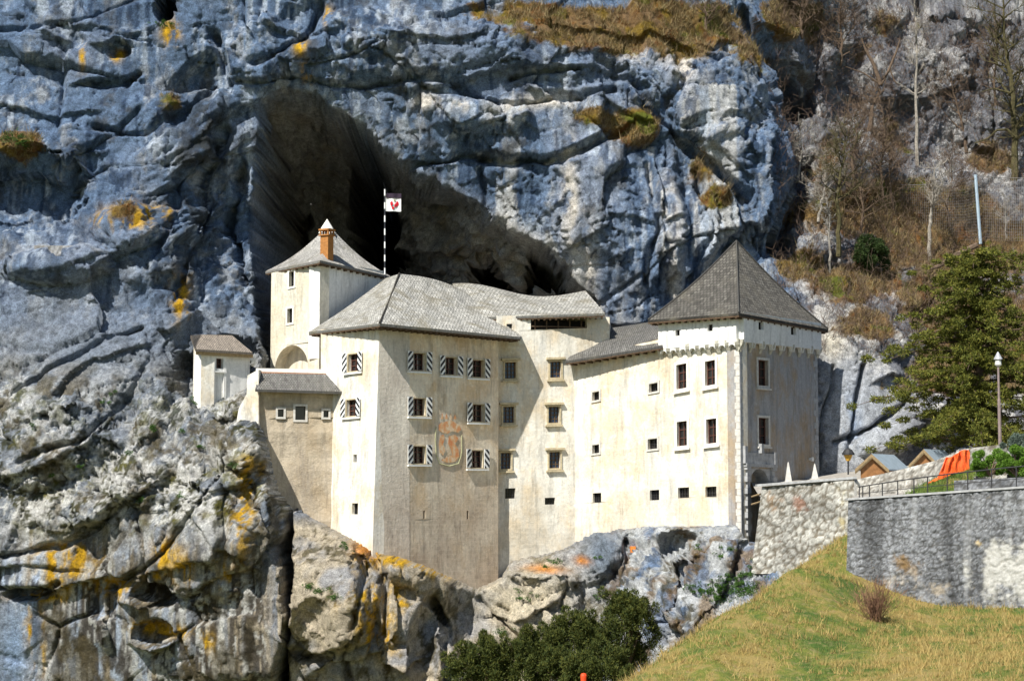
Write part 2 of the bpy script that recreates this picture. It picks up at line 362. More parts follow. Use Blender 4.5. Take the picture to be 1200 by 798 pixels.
    f2, g2 = facet((tx*.9+tz*.4)/2.3, wy/3, (tz*.9-tx*.4)/4.6, 2, 1.1)
    f3, g3 = facet((tx*.9-tz*.3)/1.7, wy/1.4, (tz*.9+tx*.3)/.95, 3, 1.2)
    f4, g4 = facet(tx/.42, wy/.5, tz/.62, 4, 1.2)
    near_lip = 1-.7*np.exp(-(s/16)**2)*M
    amp = np.where(v < 430, 1.0, .85)*(1-.4*zone_right*(v > 180))
    slab_ = sstep(955, 975, u)*sstep(1075, 1040, u)*sstep(400, 440, v)*M        # smooth pale slab beside the tower
    def zn(cu, cv, ru, rv, p=2): return np.exp(-np.abs((u-cu)/ru)**p-np.abs((v-cv)/rv)**p)
    rug = np.full(X.shape, .42)
    for (cu, cv, ru, rv, k_) in ((120,470,200,110,.30),(720,50,200,55,.85),(760,690,110,70,.8),(520,700,60,60,.55),(1080,120,200,120,.8),(1060,340,160,100,.6),(250,500,70,90,.34),(640,710,60,50,.5)):
        q_ = zn(cu, cv, ru, rv, 4); rug = rug*(1-q_)+k_*q_
    for (cu, cv, ru, rv, k_) in ((140,740,200,85,.03),(385,680,46,90,.25),(690,260,150,100,.26),(420,50,160,50,.28),(130,60,130,60,.35),(250,640,90,70,.10)):
        q_ = zn(cu, cv, ru, rv, 4); rug = rug*(1-q_)+k_*q_
    rough = rough*(1-.9*slab_)*rug*1.5
    lowz = np.clip(zone_low+sstep(600, 640, v)*(1-M), 0, 1)
    h += .72*f1*amp*(1-.4*zone_low)*near_lip*(1-.85*slab_)+(.36+.14*lowz)*f2*amp*(.15+.85*rough)+(.15+.10*lowz)*f3*rough+.055*f4*rough**2
    gate = sstep(0, .3, fbm(X*.25, Y*.2, Z*.25, 31, 2)+.1)
    h -= .4*np.exp(-(g1/.028)**2)*amp*gate+.14*np.exp(-(g2/.04)**2)*amp*rough*gate
    c1 = fbm(tx*.10, Y*.1, tz*.42, 34, 4, .45); c2 = fbm(tx*.40+tz*.1, Y*.1, tz*.11, 35, 4, .45)
    cg = sstep(-.05, .25, fbm(X*.12, Y*.1, Z*.12, 37, 2))*(v < 610)*(1-.6*slab_)
    h -= (.30*np.exp(-(c1/.008)**2)+.34*np.exp(-(c2/.010)**2)*sstep(.4, .1, cg))*(v < 620)*(1-.6*slab_)
    h += .12*np.sign(c1)*np.exp(-(c1/.06)**2)*amp*cg                                 # ledges along the bedding cracks
    rid = 0; fr_ = .55; am = 1.
    for k_ in range(5):
        rid = rid+am*(1-2*np.abs(vnoise(wx*fr_*1.1, Y*fr_, wz*fr_, 36+k_))); fr_ *= 2.07; am *= .5
    h += (.13+.07*lowz)*rid*(.06+.94*rough)*(1-.8*slab_)
    # sharp small fractures
    f5, g5 = facet((tx+.2*tz)/.75, wy/.8, tz/1.25, 7, 1.3); f6, g6 = facet(tx/.30, wy/.3, tz/.34, 8, 1.3)
    fr5 = sstep(-.25, .2, fbm(X*.3, Y*.2, Z*.3, 71, 3)); h += .13*f5*fr5*(1-.8*slab_)+.045*f6*fr5*(1-.8*slab_)-.07*np.exp(-(g5/.05)**2)*fr5
    # vertical solution flutes
    fl = fbm(X*1.25+.5*fbm(X*.4, Z*.4, X*0, 8, 2), Y*.4, Z*.13, 9, 4, .55)
    flz = sstep(120, 180, v)*sstep(480, 420, v)*sstep(500, 560, u)*sstep(960, 900, u)+sstep(560, 620, v)*.12*sstep(330, 280, u)+.8*inc+.15*sstep(640, 560, v)
    h += .42*fl*np.clip(flz, 0, 1)
    # slanting folds left of the cave and in its roof
    q = (X*.80+Z*.60); p_ = (-X*.60+Z*.80)
    fo = fbm(q*.22, Y*.3, -p_*.95, 12, 4, .5)
    foz = np.exp(-((u-215)/75)**2-((v-240)/110)**2)+.8*np.exp(-((u-300)/50)**2-((v-150)/60)**2)
    h += 1.7*fo*np.clip(foz, 0, 1)
    q2 = (X*.70-Z*.70); fo2 = fbm((X*.70+Z*.70)*1.0, Y*.3, q2*.2, 13, 4, .5)
    h += 2.0*fo2*inc*sstep(410, 460, u)
    al_ = (ub*.8+vb*.6)
    rb = 0; am = 1.; fq_ = 1/15.
    for k_ in range(3): rb = rb+am*(1-2*np.abs(vnoise(s*fq_+al_/160., al_/70.*(k_+1), al_*0, 55+k_))); am *= .5; fq_ *= 2.1
    h += .75*rb*inc*sstep(415, 470, ub)+1.1*fbm(X*.5, Y*.08, Z*.16, 14, 4, .55)*inc*sstep(470, 420, ub)+.7*fbm(X*.9, Y*.4, Z*.9, 19, 4, .6)*inc+.8*fbm(X*.4, Y*.35, Z*.5, 18, 4, .6)*sstep(230, 262, u)*sstep(345, 310, u)*M*(v < 430)

    # karst pits in the white rock low on the left and right
    pit = fbm(X*1.3, Y*1.3, Z*1.3, 15, 4, .6)
    h -= (.5*zone_low*sstep(620, 560, v)+.75*sstep(640, 700, u)*sstep(600, 640, v)+.45*zone_right*(1-slab_))*np.clip(np.abs(pit)*-1+.16, 0, 1)*2.4
    h += (.10+.10*lowz)*rough*(.5-np.abs(fbm(X*2.4, Y*2.4, Z*2.4, 20, 4, .7)))*(1-.8*slab_)
    h *= (1-.75*hid*(1-zone_right))
    rim = np.exp(-(sdpoly(uf, vf, CASTLE)/14)**2)*(u > 330)*(u < 890)
    h = h*(1-.45*rim)
    PX = X+N[..., 0]*h; PY = Y+N[..., 1]*h; PZ = Z+N[..., 2]*h
    V = np.stack([PX, PY, PZ], -1).reshape(-1, 3)
    ii = np.arange(nx*nz).reshape(nz, nx)
    F = np.stack([ii[:-1, :-1], ii[:-1, 1:], ii[1:, 1:], ii[1:, :-1]], -1).reshape(-1, 4)
    # ---- rock's own colours, with some light and shade painted in
    def n(sx, sz, seed, o=4, g=.5): return fbm(PX*sx, PY*max(sx, .3), PZ*sz, seed, o, g)
    def blob(cu, cv, ru, rv): return np.exp(-((u-cu)/ru)**2-((v-cv)/rv)**2)
    col = np.zeros(X.shape+(3,), dtype=np.float32)
    blue = np.array([.165, .212, .295]); pale = np.array([.46, .47, .48]); grey = np.array([.27, .265, .26]); buff = np.array([.40, .35, .27])
    col[:] = blue
    def lay(c, m): 
        m = np.clip(m, 0, 1)[..., None]; np.copyto(col, (col*(1-m)+np.array(c)*m).astype(np.float32))
    big = n(.16, .12, 51, 4)
    lay((.27, .30, .36), sstep(-.1, .5, big)*.7)
    lay((.36, .37, .38), sstep(.08, .34, n(.55, .30, 45, 6, .7))*.65*(v < 450)*(u < 930))
    lay((.08, .10, .14), sstep(.05, .5, n(.9, .12, 52, 4))*.7*(v < 450)); lay((.10, .095, .085), sstep(.15, .4, n(.5, .5, 49, 5, .65))*.6)       # dark water streaks
    lay(pale, sstep(.18, .42, n(.75, .07, 53, 4))*.75*sstep(560, 600, u)*sstep(920, 880, u)*sstep(90, 160, v)*(v < 430))
    for (cu, cv, ru, rv) in ((783,260,9,50),(792,330,9,40),(665,215,8,60),(672,250,6,50),(640,120,30,8),(545,128,24,8),(500,120,20,10),(760,60,40,14),
                             (800,70,18,40),(690,330,10,50),(600,130,20,8)):
        lay((.60, .57, .53), blob(cu, cv, ru, rv)*sstep(-.35, .15, n(.8, .5, 54, 3))*1.2)
    strk = n(2.1, .05, 46, 4, .6)
    s7 = n(.7, .045, 32, 4, .55); lay((.52, .52, .51), sstep(.12, .30, s7)*.8*(v < 420)*(v > 110)*sstep(540, 600, u)*sstep(910, 880, u))
    lay((.44, .49, .56), sstep(.02, .30, strk)*sstep(-.2, .2, n(.3, .25, 43, 3))*.75*(v < 430)*sstep(930, 900, u))
    lay((.06, .075, .11), sstep(.16, .36, n(1.9, .08, 42, 4, .6))*.7*(v < 430)*sstep(930, 900, u))
    # lower rock: grey, buff and white karst
    low = sstep(330, 440, v+30*n(.3, .3, 55, 3))*sstep(345, 300, u)
    lay((.25, .265, .285), low*.9)
    lw = sstep(400, 470, v)*(u < 345)*sstep(680, 600, v)
    lay((.58, .57, .54), lw*sstep(-.14, .14, n(.6, .6, 56, 5, .65))*.85)
    lay((.06, .06, .035), lw*sstep(.04, .20, n(1.3, 1.0, 57, 6, .75))*.92); lay((.16, .15, .05), lw*sstep(.12, .3, n(.7, .7, 38, 5, .7))*.6); lay((.62, .62, .60), lw*sstep(.08, .22, n(1.5, 1.2, 36, 6, .75))*.8)
    lay((.22, .25, .30), blob(110, 420, 110, 90)*.6)
    fr = sstep(590, 625, v)*(1-M)*(u > 330)
    lay(buff*1.15, fr*sstep(760, 600, u)*.9)
    lay((.30, .31, .33), fr*sstep(-.1, .3, n(.5, .5, 58, 4))*.8)
    lay((.50, .51, .51), fr*sstep(640, 740, u)*sstep(-.22, .10, n(.8, .8, 59, 5, .65))*.9)
    lay((.10, .09, .06), fr*sstep(.06, .28, n(1.2, .8, 60, 5, .7))*.8); lay((.20, .14, .08), fr*sstep(.1, .3, n(.6, .6, 48, 5, .65))*.7*sstep(640, 700, u))
    lay((.20, .23, .27), blob(703, 650, 22, 34)*1.2)
    lay((.55, .50, .40), blob(620, 700, 60, 40)*.8)
    # bottom left: grey, white and black vertical curtains
    bl = sstep(600, 680, v+10*n(.8, .2, 61, 3))*sstep(345, 300, u)
    cur = n(1.5, .05, 62, 4, .6)
    lay((.24, .235, .225), bl*.95)
    s1, s2, s3, s4 = [n(fx_, .035, sd, 4, .6) for fx_, sd in ((1.1, 62), (1.9, 63), (2.6, 64), (.8, 35))]
    lay((.42, .36, .27), bl*sstep(.0, .12, s4)*.7); lay((.42, .48, .58), bl*sstep(-.02, .12, s1)*.85*sstep(330, 120, u)); lay((.09, .085, .08), bl*sstep(.0, .12, s2)*.9); lay((.50, .50, .48), bl*sstep(.08, .18, s3)*.8)
    lay((.30, .38, .52), bl*blob(18, 760, 26, 60)); lay((.05, .045, .035), bl*sstep(.15, .3, n(.5, .5, 34, 5, .7))*.8)
    lay((.07, .075, .08), (blob(225, 250, 34, 130)+blob(250, 150, 24, 50))*sstep(-.25, .15, n(.9, .25, 33, 5, .65))*.85)  # dark blobs paint in the shade of the folds left of the cave
    lay((.13, .115, .085), lw*sstep(.05, .25, n(.35, .3, 31, 5, .7))*.8+bl*sstep(.05, .3, n(.4, .3, 30, 5, .7))*.7)
    # ochre stains
    for (cu, cv, ru, rv) in ((38,728,9,26),(46,700,30,5),(46,770,6,20),(130,690,24,12),(200,648,16,14),(222,665,10,16),(80,650,30,16),(290,610,10,34),(296,560,10,20),
        (450,700,36,16),(430,650,14,22),(455,740,12,26),(470,655,26,9),(520,670,20,8),(500,665,18,9),(240,750,12,12),(200,740,26,7),(170,735,18,6),(150,262,28,14),(355,60,7,12),
        (100,68,5,14),(137,66,6,8),(200,40,10,14),(360,92,5,10),(385,20,5,12),(185,250,14,10),(215,350,9,26),(430,728,10,30),(186,672,12,5),(75,670,20,20),(265,672,10,20)):
        lay((.52, .33, .07), blob(cu, cv, ru, rv)*sstep(-.15, .2, n(1.8, .35, 65, 5, .65))*1.35)
    for (cu, cv, ru, rv) in ((430,640,12,14),(680,655,8,4),(640,668,20,5)): lay((.55, .25, .09), blob(cu, cv, ru, rv)*.9)
    # cave interior, its rock painted paler to stand in for missing light
    lay((.42, .41, .39), inc*.9); lay((.42, .36, .26), inc*sstep(.05, .4, n(.5, .5, 66, 4))*.6); lay((.10, .10, .11), inc*sstep(.1, .4, n(.7, .2, 67, 4))*.5)
    lay((.52, .50, .47), np.exp(-((s-4)/9)**2)*M*sstep(560, 640, u)*.85); lay((.44, .37, .26), sstep(2, 20, s)*M*sstep(.0, .3, n(.9, .9, 40, 5, .65))*sstep(440, 500, u)*.7)  # pale band paints in the sunlit lip; tan patches on the ceiling
    # right slope
    rs = sstep(905, 960, u+20*n(.4, .4, 68, 3))*M
    lay((.20, .20, .21), rs*.9); lay((.55, .54, .52), rs*sstep(.0, .25, n(.6, .5, 69, 5, .7))*.9*(.55+.45*sstep(200, 260, v)))
    lay((.42, .44, .47), (blob(985, 480, 34, 60)+blob(1010, 490, 46, 46))*rs*1.2); lay((.30, .38, .52), blob(998, 500, 10, 34)*rs*sstep(-.3, .2, n(1.5, .2, 39, 4)))
    lay((.58, .55, .48), (blob(975, 400, 16, 20))*rs)
    # soil, leaf litter, dry grass
    soil = np.zeros(X.shape)
    for (cu, cv, ru, rv, k_) in ((1060,250,140,42,1.0),(1000,330,70,30,.9),(1130,290,120,40,1.2),(1020,380,60,26,.7),(940,310,40,22,.9),(1100,350,60,50,1),(1120,430,60,40,1),(1050,160,50,40,.55),
        (960,190,30,50,.55),(1160,190,40,24,.8),(740,40,150,26,1.1),(640,22,70,20,1.1),(800,50,60,30,.9),(740,150,40,26,1),(700,140,36,14,.8),(820,200,24,40,.6),(840,235,24,16,.9),(880,60,50,50,.6),
        (930,20,50,30,1),(1000,60,50,40,.45),(1170,60,40,40,.4),(195,120,18,20,.5),(20,170,40,20,.9),(150,255,30,16,.6),(1200,400,80,80,.9),(1060,450,50,20,.5),(1040,30,60,30,.5),(720,20,200,20,.9)):
        soil = np.maximum(soil, k_*blob(cu, cv, ru, rv))
    up = np.clip(-gz*0+N[..., 2]*0, 0, 1)
    soilm = sstep(.36, .56, soil+.42*n(.8, .8, 70, 6, .7)-.04)
    lay((.20, .145, .095), soilm*.95)
    lay((.25, .19, .08), soilm*sstep(.0, .35, n(.9, .9, 71, 4))*.8*sstep(960, 900, u)); lay((.20,.15,.09), soilm*sstep(.0, .35, n(.9, .9, 47, 4))*.8)
    lay((.16, .085, .05), soilm*sstep(.1, .4, n(1.1, 1.1, 72, 4))*.7)
    lay((.12, .15, .035), soilm*sstep(.15, .4, n(.6, .6, 73, 4))*.8)
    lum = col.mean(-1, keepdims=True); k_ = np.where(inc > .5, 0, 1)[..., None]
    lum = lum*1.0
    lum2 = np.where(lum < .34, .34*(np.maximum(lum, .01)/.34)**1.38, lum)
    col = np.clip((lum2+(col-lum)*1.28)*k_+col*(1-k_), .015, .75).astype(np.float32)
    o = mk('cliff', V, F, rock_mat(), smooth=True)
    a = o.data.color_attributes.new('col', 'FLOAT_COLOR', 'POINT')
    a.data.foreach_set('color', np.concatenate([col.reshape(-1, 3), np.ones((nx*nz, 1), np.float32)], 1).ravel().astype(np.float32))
    tag(o, kind='structure')
    return dict(xs=xs, zs=zs, X=PX, Y=PY, Z=PZ, u=u, v=v, soil=soilm, M=M, nx=nx, nz=nz)
RK = rock_face()
_pu, _pv = proj(RK['X'], RK['Y'], RK['Z'])
def on_rock(px, py):
    """point of the rock face seen at a picture position"""
    d = (_pu-px)**2+(_pv-py)**2
    idx = np.argpartition(d.ravel(), 6)[:6]; ys = RK['Y'].ravel()[idx]; i = idx[np.argmin(ys)]
    return Vector((RK['X'].ravel()[i], RK['Y'].ravel()[i], RK['Z'].ravel()[i]))
# ------------------------------------------------------------------ castle materials
def plaster(name, base, stain, dirt, k_stain=.5, k_dirt=.5, zlow=None, stone=(.25, .22, .18), bd=.05):
    m, t, b = material(name, .93)
    n1 = noise_node(t, .55, 6, .65, sc=(1, 1, .7)); n2 = noise_node(t, .9, 7, .7, sc=(1, 1, .28)); n3 = noise_node(t, 5, 8, .75)
    c = mix(t, ramp(t, n1.outputs[0], [(.44, 0), (.62, k_stain)]).outputs[0], base, stain)
    c = mix(t, ramp(t, n2.outputs[0], [(.50, 0), (.68, k_dirt)]).outputs[0], c, dirt)
    n5 = noise_node(t, .8, 4, .6); n5.inputs['W'].default_value if False else None
    c = mix(t, ramp(t, noise_node(t, 1.3, 5, .6, sc=(1, 1, 1.2)).outputs[0], [(.60, 0), (.66, .35)]).outputs[0], c, tuple(min(1, x*1.25+.03) for x in base))
    h = n3.outputs[0]
    if zlow is not None:
        tc = nd(t, 'ShaderNodeNewGeometry'); sp = nd(t, 'ShaderNodeSeparateXYZ'); t.links.new(tc.outputs['Position'], sp.inputs[0])
        mr = nd(t, 'ShaderNodeMapRange'); mr.inputs[1].default_value = zlow+3.2; mr.inputs[2].default_value = zlow-3.2
        t.links.new(sp.outputs['Z'], mr.inputs[0])
        nb_ = noise_node(t, .45, 6, .7); ad = nd(t, 'ShaderNodeMath', operation='MULTIPLY_ADD'); ad.inputs[1].default_value = 3.4; t.links.new(nb_.outputs[0], ad.inputs[0]); t.links.new(mr.outputs[0], ad.inputs[2])
        m2_ = nd(t, 'ShaderNodeMapRange'); m2_.inputs[1].default_value = 1.3; m2_.inputs[2].default_value = 3.2; t.links.new(ad.outputs[0], m2_.inputs[0]); fac = m2_
        cb = nd(t, 'ShaderNodeCombineXYZ'); dt = nd(t, 'ShaderNodeMath', operation='ADD')
        t.links.new(sp.outputs['X'], dt.inputs[0]); t.links.new(sp.outputs['Y'], dt.inputs[1])
        t.links.new(dt.outputs[0], cb.inputs[0]); t.links.new(sp.outputs['Z'], cb.inputs[1])
        br = nd(t, 'ShaderNodeTexBrick'); br.inputs['Scale'].default_value = 1.0; br.inputs['Brick Width'].default_value = .62; br.inputs['Row Height'].default_value = .26
        br.inputs['Mortar Size'].default_value = .025; br.inputs['Color1'].default_value = tuple(x*1.10 for x in stone)+(1,); br.inputs['Color2'].default_value = tuple(x*.88 for x in stone)+(1,)
        br.inputs['Mortar'].default_value = tuple(x*1.08 for x in stone)+(1,)
        t.links.new(mix(t, .05, cb.outputs[0], noise_node(t, 3, 3).outputs[1]), br.inputs['Vector'])
        c = mix(t, fac.outputs[0], c, br.outputs[0])
    c = mix(t, 1.0, c, ramp(t, n3.outputs[0], [(.25, .78), (.75, 1.14)]).outputs[0], 'MULTIPLY')
    nd_ = noise_node(t, 2.6, 6, .75, sc=(1, 1, .12)); c = mix(t, 1.0, c, ramp(t, nd_.outputs[0], [(.34, .70), (.50, 1.0)]).outputs[0], 'MULTIPLY')
    t.links.new(c, b.inputs['Base Color']); bump(t, b, n3.outputs[0], bd, .9); return m
M_ = {}
M_['cream'] = plaster('plaster_cream', (.78, .76, .70), (.60, .48, .30), (.44, .42, .38), .7, .75)
M_['wing'] = plaster('plaster_wing', (.79, .765, .69), (.70, .54, .33), (.52, .51, .48), .75, .8, zlow=-.9, stone=(.46, .42, .34))
M_['white'] = plaster('plaster_white', (.74, .74, .72), (.70, .68, .62), (.55, .55, .54), .3, .35, bd=.02)
M_['bay'] = plaster('plaster_bay', (.80, .72, .58), (.62, .44, .24), (.36, .32, .27), .75, .7, zlow=2.3, stone=(.46, .375, .29))
M_['bay_edge'] = plaster('plaster_bay_edge', (.70, .65, .57), (.66, .61, .53), (.38, .35, .32), .7, .7, zlow=2.0, stone=(.46, .39, .32), bd=.07)
M_['low'] = plaster('plaster_low', (.50, .43, .33), (.40, .32, .22), (.34, .30, .25), .8, .8, bd=.09)
M_['grey'] = plaster('plaster_shaded_face', (.35, .35, .355), (.36, .27, .17), (.24, .24, .25), .85, .8, bd=.05)  # base darkened to paint in the shade on the tower's right face
M_['west'] = plaster('plaster_west', (.72, .68, .57), (.50, .43, .28), (.36, .36, .33), .55, .75, zlow=2.5, stone=(.45, .43, .38))
def shingles(name, c1, c2, moss=(.2, .2, .1), km=.3, bw=.16, rh=.2):
    m, t, b = material(name, .9)
    uv = nd(t, 'ShaderNodeTexCoord')
    br = nd(t, 'ShaderNodeTexBrick'); br.inputs['Scale'].default_value = 1; br.inputs['Brick Width'].default_value = bw; br.inputs['Row Height'].default_value = rh
    br.inputs['Mortar Size'].default_value = .028; br.inputs['Color1'].default_value = c1+(1,); br.inputs['Color2'].default_value = c2+(1,)
    br.inputs['Mortar'].default_value = tuple(x*.45 for x in c2)+(1,); t.links.new(uv.outputs['UV'], br.inputs['Vector'])
    n1 = noise_node(t, .5, 6, .7, dist=.6); n2 = noise_node(t, 6, 4, .7)
    # wind and rain streaks down the slope
    mp = nd(t, 'ShaderNodeMapping'); mp.inputs['Scale'].default_value = (1.6, .22, 1); t.links.new(uv.outputs['UV'], mp.inputs[0])
    n3 = nd(t, 'ShaderNodeTexNoise'); n3.inputs['Detail'].default_value = 6; n3.inputs['Roughness'].default_value = .7; t.links.new(mp.outputs[0], n3.inputs['Vector'])
    c = mix(t, 1, br.outputs[0], ramp(t, n3.outputs[0], [(.33, .5), (.66, 1.35)]).outputs[0], 'MULTIPLY')
    c = mix(t, ramp(t, n1.outputs[0], [(.5, 0), (.68, km)]).outputs[0], c, moss)
    c = mix(t, 1, c, ramp(t, n2.outputs[0], [(.3, .88), (.7, 1.1)]).outputs[0], 'MULTIPLY')
    t.links.new(c, b.inputs['Base Color'])
    # each row leans up from its lower edge
    sp = nd(t, 'ShaderNodeSeparateXYZ'); t.links.new(uv.outputs['UV'], sp.inputs[0])
    dv = nd(t, 'ShaderNodeMath', operation='DIVIDE'); dv.inputs[1].default_value = rh; t.links.new(sp.outputs['Y'], dv.inputs[0])
    fr = nd(t, 'ShaderNodeMath', operation='FRACT'); t.links.new(dv.outputs[0], fr.inputs[0])
    sb = nd(t, 'ShaderNodeMath', operation='SUBTRACT'); t.links.new(n2.outputs[0], sb.inputs[0]); t.links.new(fr.outputs[0], sb.inputs[1])
    bump(t, b, sb.outputs[0], .09, 1); return m
M_['shingle_pale'] = shingles('shingles_pale', (.50, .49, .45), (.33, .325, .30), (.17, .15, .10), .8, .26, .36)
M_['shingle_west'] = shingles('shingles_west', (.58, .57, .54), (.44, .43, .41), (.17, .16, .12), .75)
M_['shingle_dark'] = shingles('shingles_dark', (.15, .142, .125), (.075, .070, .062), (.17, .155, .12), .45, .26, .34)
M_['shingle_mid'] = shingles('shingles_mid', (.27, .265, .25), (.16, .155, .145), (.13, .12, .09), .4)
M_['shingle_tan'] = shingles('shingles_tan', (.42, .36, .30), (.30, .26, .22), (.2, .17, .13), .4)
M_['wood'] = simple('dark_wood', (.10, .065, .04), .8, .4, 8)
M_['wood_light'] = simple('weathered_wood', (.33, .24, .13), .8, .3, 8)
M_['sash'] = simple('brown_sash', (.085, .035, .025), .6, .2, 9)
M_['iron'] = simple('iron', (.03, .03, .032), .6, .3, 9)
M_['stone_frame'] = simple('frame_stone', (.52, .50, .46), .85, .2, 5, .02)
M_['sand_frame'] = simple('sandstone_frame', (.46, .39, .26), .85, .25, 5, .02)
M_['lime_frame'] = simple('limewash_frame', (.78, .76, .70), .85, .12, 5)
M_['corbel'] = simple('corbel_stone', (.40, .385, .32), .9, .3, 5, .05)
M_['ashlar'] = simple('grey_ashlar', (.34, .345, .35), .88, .28, 3, .03)
M_['brick'] = simple('chimney_brick', (.34, .15, .045), .85, .25, 7, .02)
M_['white_paint'] = simple('white_paint', (.74, .75, .74), .6, .08, 5)
M_['black_paint'] = simple('black_paint', (.025, .028, .035), .6, .2, 5)
M_['dark'] = simple('painted_room_dark', (.012, .011, .010), .95, .2, 3)  # near-black colour that paints in the darkness behind openings
def glass(name, c):
    m, t, b = material(name, .12); b.inputs['Base Color'].default_value = c+(1,); b.inputs['Specular IOR Level'].default_value = .6; return m
M_['glass'] = glass('window_glass', (.02, .018, .018)); M_['glass_blue'] = glass('blue_window_glass', (.025, .06, .14))

UPV = Vector((0, 0, 1))
class Wall:
    def __init__(s, TL, TR, BL, BR):
        s.q = [Vector(p) for p in (TL, TR, BL, BR)]
        e = (s.q[1]-s.q[0]); e.z = 0; s.e = e.normalized(); s.n = s.e.cross(UPV)  # outwards: towards the viewer
        if s.n.y > 0: s.n = -s.n
        s.w = e.length; s.h = ((s.q[0]-s.q[2]).length+(s.q[1]-s.q[3]).length)/2
    def pt(s, a, b):        # a 0..1 left-right, b 0..1 bottom-top
        TL, TR, BL, BR = s.q
        return (BL*(1-a)+BR*a)*(1-b)+(TL*(1-a)+TR*a)*b
    def inv(s, px, py):
        a = b = .5
        for _ in range(12):
            p = s.pt(a, b); u, v = proj(*p)
            pa = s.pt(a+1e-3, b); pb = s.pt(a, b+1e-3)
            ua, va = proj(*pa); ub, vb = proj(*pb)
            J = [[(ua-u)/1e-3, (ub-u)/1e-3], [(va-v)/1e-3, (vb-v)/1e-3]]
            det = J[0][0]*J[1][1]-J[0][1]*J[1][0]; du, dv = px-u, py-v
            a += (du*J[1][1]-dv*J[0][1])/det; b += (dv*J[0][0]-du*J[1][0])/det
        return a, b
    def hole(s, cx, cy, w, h):
        a0, _ = s.inv(cx-w/2, cy); a1, _ = s.inv(cx+w/2, cy); _, b0 = s.inv(cx, cy+h/2); _, b1 = s.inv(cx, cy-h/2)
        return (a0, a1, b0, b1)
    def build(s, name, mat, parent, holes=(), depth=.38, thick=.9, wob=.05, seed=0):
        A = sorted(set([0, 1]+[x for h in holes for x in h[:2]])); B = sorted(set([0, 1]+[x for h in holes for x in h[2:4]]))
        def fill(L, span, mx):
            out = []
            for p, q in zip(L[:-1], L[1:]):
                k = max(1, int(round((q-p)*span/mx))); out += [p+(q-p)*i/k for i in range(k)]
            return out+[L[-1]]
        A = fill(A, s.w, .8); B = fill(B, s.h, .8)
        def edge_of_hole(a, b):
            return any(h[0]-1e-6 <= a <= h[1]+1e-6 and h[2]-1e-6 <= b <= h[3]+1e-6 for h in holes)
        V = []; F = []; idx = {}
        def vert(i, j):
            if (i, j) not in idx:
                p = s.pt(A[i], B[j])
                o = 0 if (i in (0, len(A)-1) or edge_of_hole(A[i], B[j])) else wob*math.sin(A[i]*s.w*1.3+seed)*math.cos(B[j]*s.h*1.1+seed*2)
                idx[(i, j)] = len(V); V.append(p+s.n*(abs(o)*-1))
            return idx[(i, j)]
        for i in range(len(A)-1):
            for j in range(len(B)-1):
                ca, cb = (A[i]+A[i+1])/2, (B[j]+B[j+1])/2
                if any(h[0] < ca < h[1] and h[2] < cb < h[3] for h in holes): continue
                F.append((vert(i, j), vert(i+1, j), vert(i+1, j+1), vert(i, j+1)))
        for h in holes:
            c = [s.pt(h[0], h[2]), s.pt(h[1], h[2]), s.pt(h[1], h[3]), s.pt(h[0], h[3])]
            d = h[4] if len(h) > 4 else depth
            n0 = len(V); V += c+[p-s.n*d for p in c]
            F += [(n0+i, n0+(i+1) % 4, n0+4+(i+1) % 4, n0+4+i) for i in range(4)]
        # side, top and back faces give the wall its thickness
        n0 = len(V); c = [s.pt(0, 0), s.pt(1, 0), s.pt(1, 1), s.pt(0, 1)]; V += c+[p-s.n*thick for p in c]
        F += [(n0+i, n0+4+i, n0+4+(i+1) % 4, n0+(i+1) % 4) for i in range(4)]+[(n0+4, n0+7, n0+6, n0+5)]
        o = mk(name, V, F, mat, parent); return o
